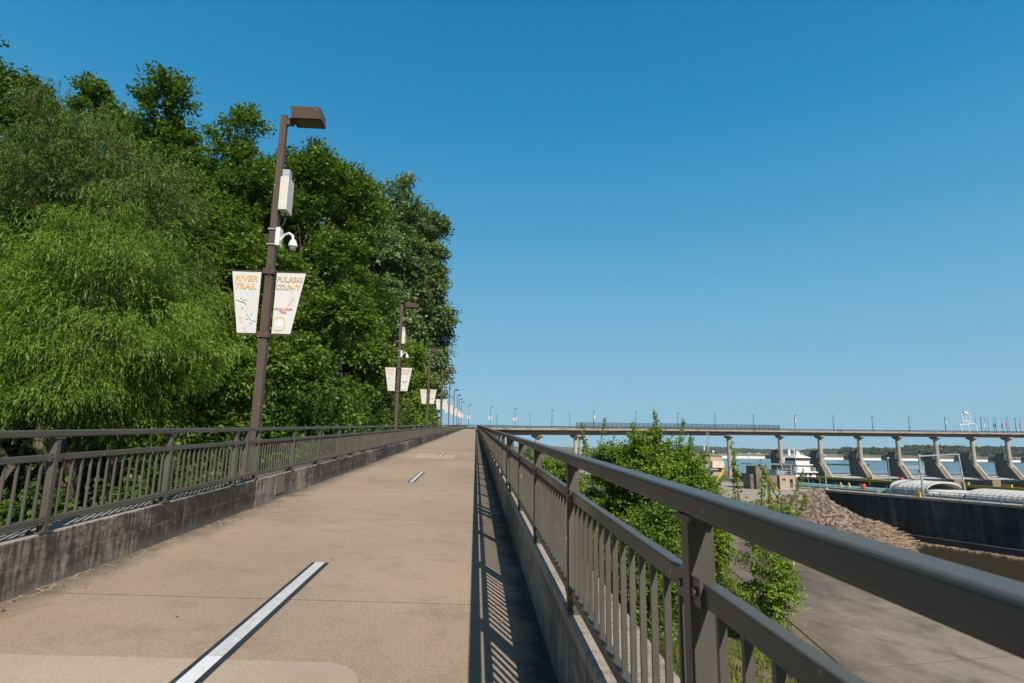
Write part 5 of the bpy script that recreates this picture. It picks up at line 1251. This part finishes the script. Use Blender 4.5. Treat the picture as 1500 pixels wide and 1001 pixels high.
for (p, q, r), w_ in zip(logs, LGW):
    a, c_ = bankpt(*p), bankpt(*q); k = MB(); m = (a + c_) / 2 + np.array([0, 0, .25]); d = c_ - a; pe = np.array([.2, .3, .6])
    k.tube([tuple(a), tuple(a * .7 + c_ * .3 + pe * .2), tuple(m), tuple(c_)], [r * 1.1, r, r * .9, r * .45], 7); k.tube([tuple(m), tuple(m + d * .15 + np.array([.3, -.5, .7]))], [r * .5, r * .2], 5)
    k.build('driftwood_log', M['wood'], smooth=True, label=f'{w_} brown driftwood log lying on the rubble bank by the water', cat='log', group='driftwood on the bank')
g = np.random.default_rng(14); n = 900; b = MB()
for i in range(n):
    y = 84 + 22 * g.random(); t = .62 + .42 * g.random(); x = float(crest(y) + (shore(y) - crest(y)) * t); zz = GZ - t * 7.2 + .2; a = g.random() * 6.28; L = .5 + 1.6 * g.random()
    b.bar((x, y, zz + g.random() * .2), (x + math.cos(a) * L, y + math.sin(a) * L * .6, zz + .1 + (g.random() - .3) * .4), .05 + .07 * g.random())
for i in range(500):
    t = g.random(); u = 14 + 40 * g.random(); p = lk(u, -1.4 - g.random() * 1.4, -14.15); a = g.random() * 6.28; L = .3 + .9 * g.random()
    b.bar(p, p + Vector((math.cos(a) * L, math.sin(a) * L, .05)), .07)
b.build('drift_debris', M['wood'], kind='stuff', label='small sticks and drift debris at the waterline', cat='debris')

# ------------------------------------------------------------------ far woods
def wood(name, pts, hfun, blob, label, seed, per=46, n=900):
    g = np.random.default_rng(seed); P_, D_, N_, S_, T_ = [], [], [], [], []
    for i in range(n):
        x, y, zb, H = pts(g); h = H * (.65 + .5 * g.random()); r = blob * (.6 + .7 * g.random())
        d = unit(per, g); d[:, 2] = np.abs(d[:, 2]) * 1.0 - .2
        q = np.c_[x + d[:, 0] * r, y + d[:, 1] * r, zb + h - r + d[:, 2] * r * 1.0]; lo = g.random(per) < .45; q[lo, 2] = zb + g.random(lo.sum()) * h * .8
        P_.append(q); N_.append(d + g.normal(size=(per, 3)) * .35); D_.append(g.normal(size=(per, 3))); S_.append(np.full(per, r * .75)); T_.append(np.clip(.2 + .35 * g.random() + .25 * g.random(per), 0, 1))
    P_, D_, N_, S_, T_ = map(np.concatenate, (P_, D_, N_, S_, T_))
    me = leafmesh(name, P_, D_, N_, S_, S_ * .9, M['far_leaf'], T_); link(name, me, kind='stuff', label=label, cat='wood')
wood('far_wood', lambda g: ((lambda px, y: ((px - 750) / 868 * y, y, -8., 26 if px > 1330 else 20))(1236 + 330 * g.random(), 1270 + 160 * g.random() ** 2)), None, 7., 'dark green belt of trees on the far shore of the lake', 21, n=1500)
wood('far_wood', lambda g: ((lambda px, y: ((px - 750) / 868 * y, y, float(gh(np.array([(px - 750) / 868 * y]), np.array([y]))[0]), 15))(1000 + 290 * g.random(), 2420 + 900 * g.random())), None, 14., 'hazy wooded hills beyond the lake', 22, n=1500)
b = MB()
for i in range(9):
    px = 1085 + i * 11 + (i * 37 % 7); y = 2400; x = (px - 750) / 868 * y; wv = 8 + (i * 13 % 9)
    b = MB(); b.box((x, y, -8), (x + wv, y + 10, -2.5 + (i % 3))); b.add([(x, y, -2.5 + i % 3 + .01), (x + wv, y, -2.5 + i % 3 + .01), (x + wv / 2, y, i % 3 + .2), (x, y + 10, -2.5 + i % 3 + .01), (x + wv, y + 10, -2.5 + i % 3 + .01), (x + wv / 2, y + 10, i % 3 + .2)], [(0, 1, 2), (5, 4, 3), (0, 2, 5, 3), (1, 4, 5, 2), (0, 3, 4, 1)])
    b.build('shore_house', M['conc'], label='tiny pale building on the far shore left of the tow boat', cat='building', group='pale buildings on the far shore')
b = MB(); b.add([(300, 560, -9.9), (420, 600, -9.9), (424, 612, -9.7), (310, 575, -9.7)], [(0, 1, 2, 3)])
g = np.random.default_rng(3); n = 1500
yy = 545 + 25 * g.random(n); xx = (1204 - 750 + 70 * g.random(n)) / 868 * yy
bpy.data.meshes.remove(b.mesh('tmp', M['grass']))
link('reed_bed', leafmesh('reed_bed', np.c_[xx, yy, np.full(n, -10.1)], np.c_[g.normal(size=(n, 2)) * .3, np.ones(n)], np.c_[g.normal(size=(n, 2)), np.zeros(n)], .6 + .9 * g.random(n), .5 * np.ones(n), M['far_leaf'], g.random(n)), kind='stuff', label='thin green strip of reeds in the lake', cat='reeds')

# ------------------------------------------------------------------ light, sky, camera
T = np.array([AZ, 1.]) / math.hypot(AZ, 1); N = np.array([T[1], -T[0]])
EL = R(39.2); hd = T * -1.15 + N * .42; hd /= np.hypot(*hd)
sv = Vector((hd[0] * math.cos(EL), hd[1] * math.cos(EL), math.sin(EL)))
sun = bpy.data.lights.new('sun', 'SUN'); sun.energy = 5.0; sun.angle = R(.5); sun.color = (1, .93, .82)
so = bpy.data.objects.new('sun', sun); COL.objects.link(so); so.rotation_euler = sv.to_track_quat('Z', 'Y').to_euler(); so.location = (0, 0, 60)
wd = bpy.data.worlds.new('World'); SC.world = wd; wd.use_nodes = True
nt = wd.node_tree; nt.nodes.clear()
sky = nt.nodes.new('ShaderNodeTexSky'); sky.sky_type = 'NISHITA'; sky.sun_disc = False; sky.sun_elevation = EL; sky.sun_rotation = math.atan2(hd[0], hd[1]); sky.altitude = 0; sky.air_density = 1.0; sky.dust_density = .6; sky.ozone_density = 3.0
bg = nt.nodes.new('ShaderNodeBackground'); bg.inputs[1].default_value = .10
ow = nt.nodes.new('ShaderNodeOutputWorld'); tc = nt.nodes.new('ShaderNodeTexCoord'); sx = nt.nodes.new('ShaderNodeSeparateXYZ'); nt.links.new(tc.outputs['Generated'], sx.inputs[0])
cr = nt.nodes.new('ShaderNodeValToRGB'); nt.links.new(sx.outputs[2], cr.inputs[0])
def lin(c): return tuple(((v / 255 + .055) / 1.055) ** 2.4 if v > 10 else v / 255 / 12.92 for v in c)
stops = [(0., (142, 188, 210)), (.08, (139, 187, 212)), (.2, (116, 178, 212)), (.36, (78, 159, 204)), (.52, (42, 138, 192)), (.68, (24, 122, 178)), (1., (14, 98, 158))]
el = cr.color_ramp.elements
while len(el) < len(stops): el.new(.5)
for e, (p_, c_) in zip(el, stops): e.position = p_; e.color = (*lin(c_), 1)
ml = nt.nodes.new('ShaderNodeMix'); ml.data_type = 'RGBA'; ml.blend_type = 'MULTIPLY'; ml.inputs[0].default_value = 1; ml.inputs[7].default_value = (7.85, 7.85, 7.85, 1); nt.links.new(cr.outputs[0], ml.inputs[6])
mx = nt.nodes.new('ShaderNodeMix'); mx.data_type = 'RGBA'; mx.inputs[0].default_value = .95; nt.links.new(sky.outputs[0], mx.inputs[6]); 
dp = nt.nodes.new('ShaderNodeVectorMath'); dp.operation = 'DOT_PRODUCT'; nt.links.new(tc.outputs['Generated'], dp.inputs[0]); dp.inputs[1].default_value = sv
gw = nt.nodes.new('ShaderNodeMapRange'); gw.inputs[1].default_value = .3; gw.inputs[2].default_value = .95; nt.links.new(dp.outputs['Value'], gw.inputs[0])
mg = nt.nodes.new('ShaderNodeMix'); mg.data_type = 'RGBA'; mg.inputs[7].default_value = (1.3, 1.3, 1.25, 1); nt.links.new(gw.outputs[0], mg.inputs[0]); nt.links.new(ml.outputs[2], mg.inputs[6])  # sky toward the sun, behind the camera, greyed and dimmed to lower ambient light
nt.links.new(mg.outputs[2], mx.inputs[7]); nt.links.new(mx.outputs[2], bg.inputs[0]); nt.links.new(bg.outputs[0], ow.inputs[0])
cam = bpy.data.cameras.new('camera'); co = bpy.data.objects.new('camera', cam); COL.objects.link(co)
cam.sensor_width = 36; cam.lens = FPX / 1500 * 36; cam.clip_start = .05; cam.clip_end = 20000
mw = Matrix(((R2[0], U2[0], -F_[0], 0), (R2[1], U2[1], -F_[1], 0), (R2[2], U2[2], -F_[2], 0), (0, 0, 0, 1)))
co.matrix_world = mw
cam.dof.use_dof = True; cam.dof.focus_distance = 14.; cam.dof.aperture_fstop = 8
SC.camera = co
hz = MB(); hz.box((-7000, -2500, -30), (7500, 9500, 60))
t = NT('haze_air'); pv = t.n('ShaderNodeVolumePrincipled'); pv.inputs['Density'].default_value = .8e-4; pv.inputs['Color'].default_value = (.72, .86, 1, 1); pv.inputs['Anisotropy'].default_value = .0; t.l(pv.outputs[0], t.out.inputs['Volume'])
hz.build('haze', t.m, kind='stuff', label='thin blue haze over the lake', cat='haze')
# lift everything so that the ground lies at z = 0
for o in list(bpy.data.objects):
    if o.parent is None: o.location.z -= GZ
SC.view_settings.view_transform = 'Standard'; SC.view_settings.look = 'None'; SC.view_settings.exposure = .35; SC.view_settings.gamma = 1
SC.cycles.max_bounces = 6; SC.cycles.diffuse_bounces = 3; SC.cycles.glossy_bounces = 3; SC.cycles.transmission_bounces = 4; SC.cycles.transparent_max_bounces = 4
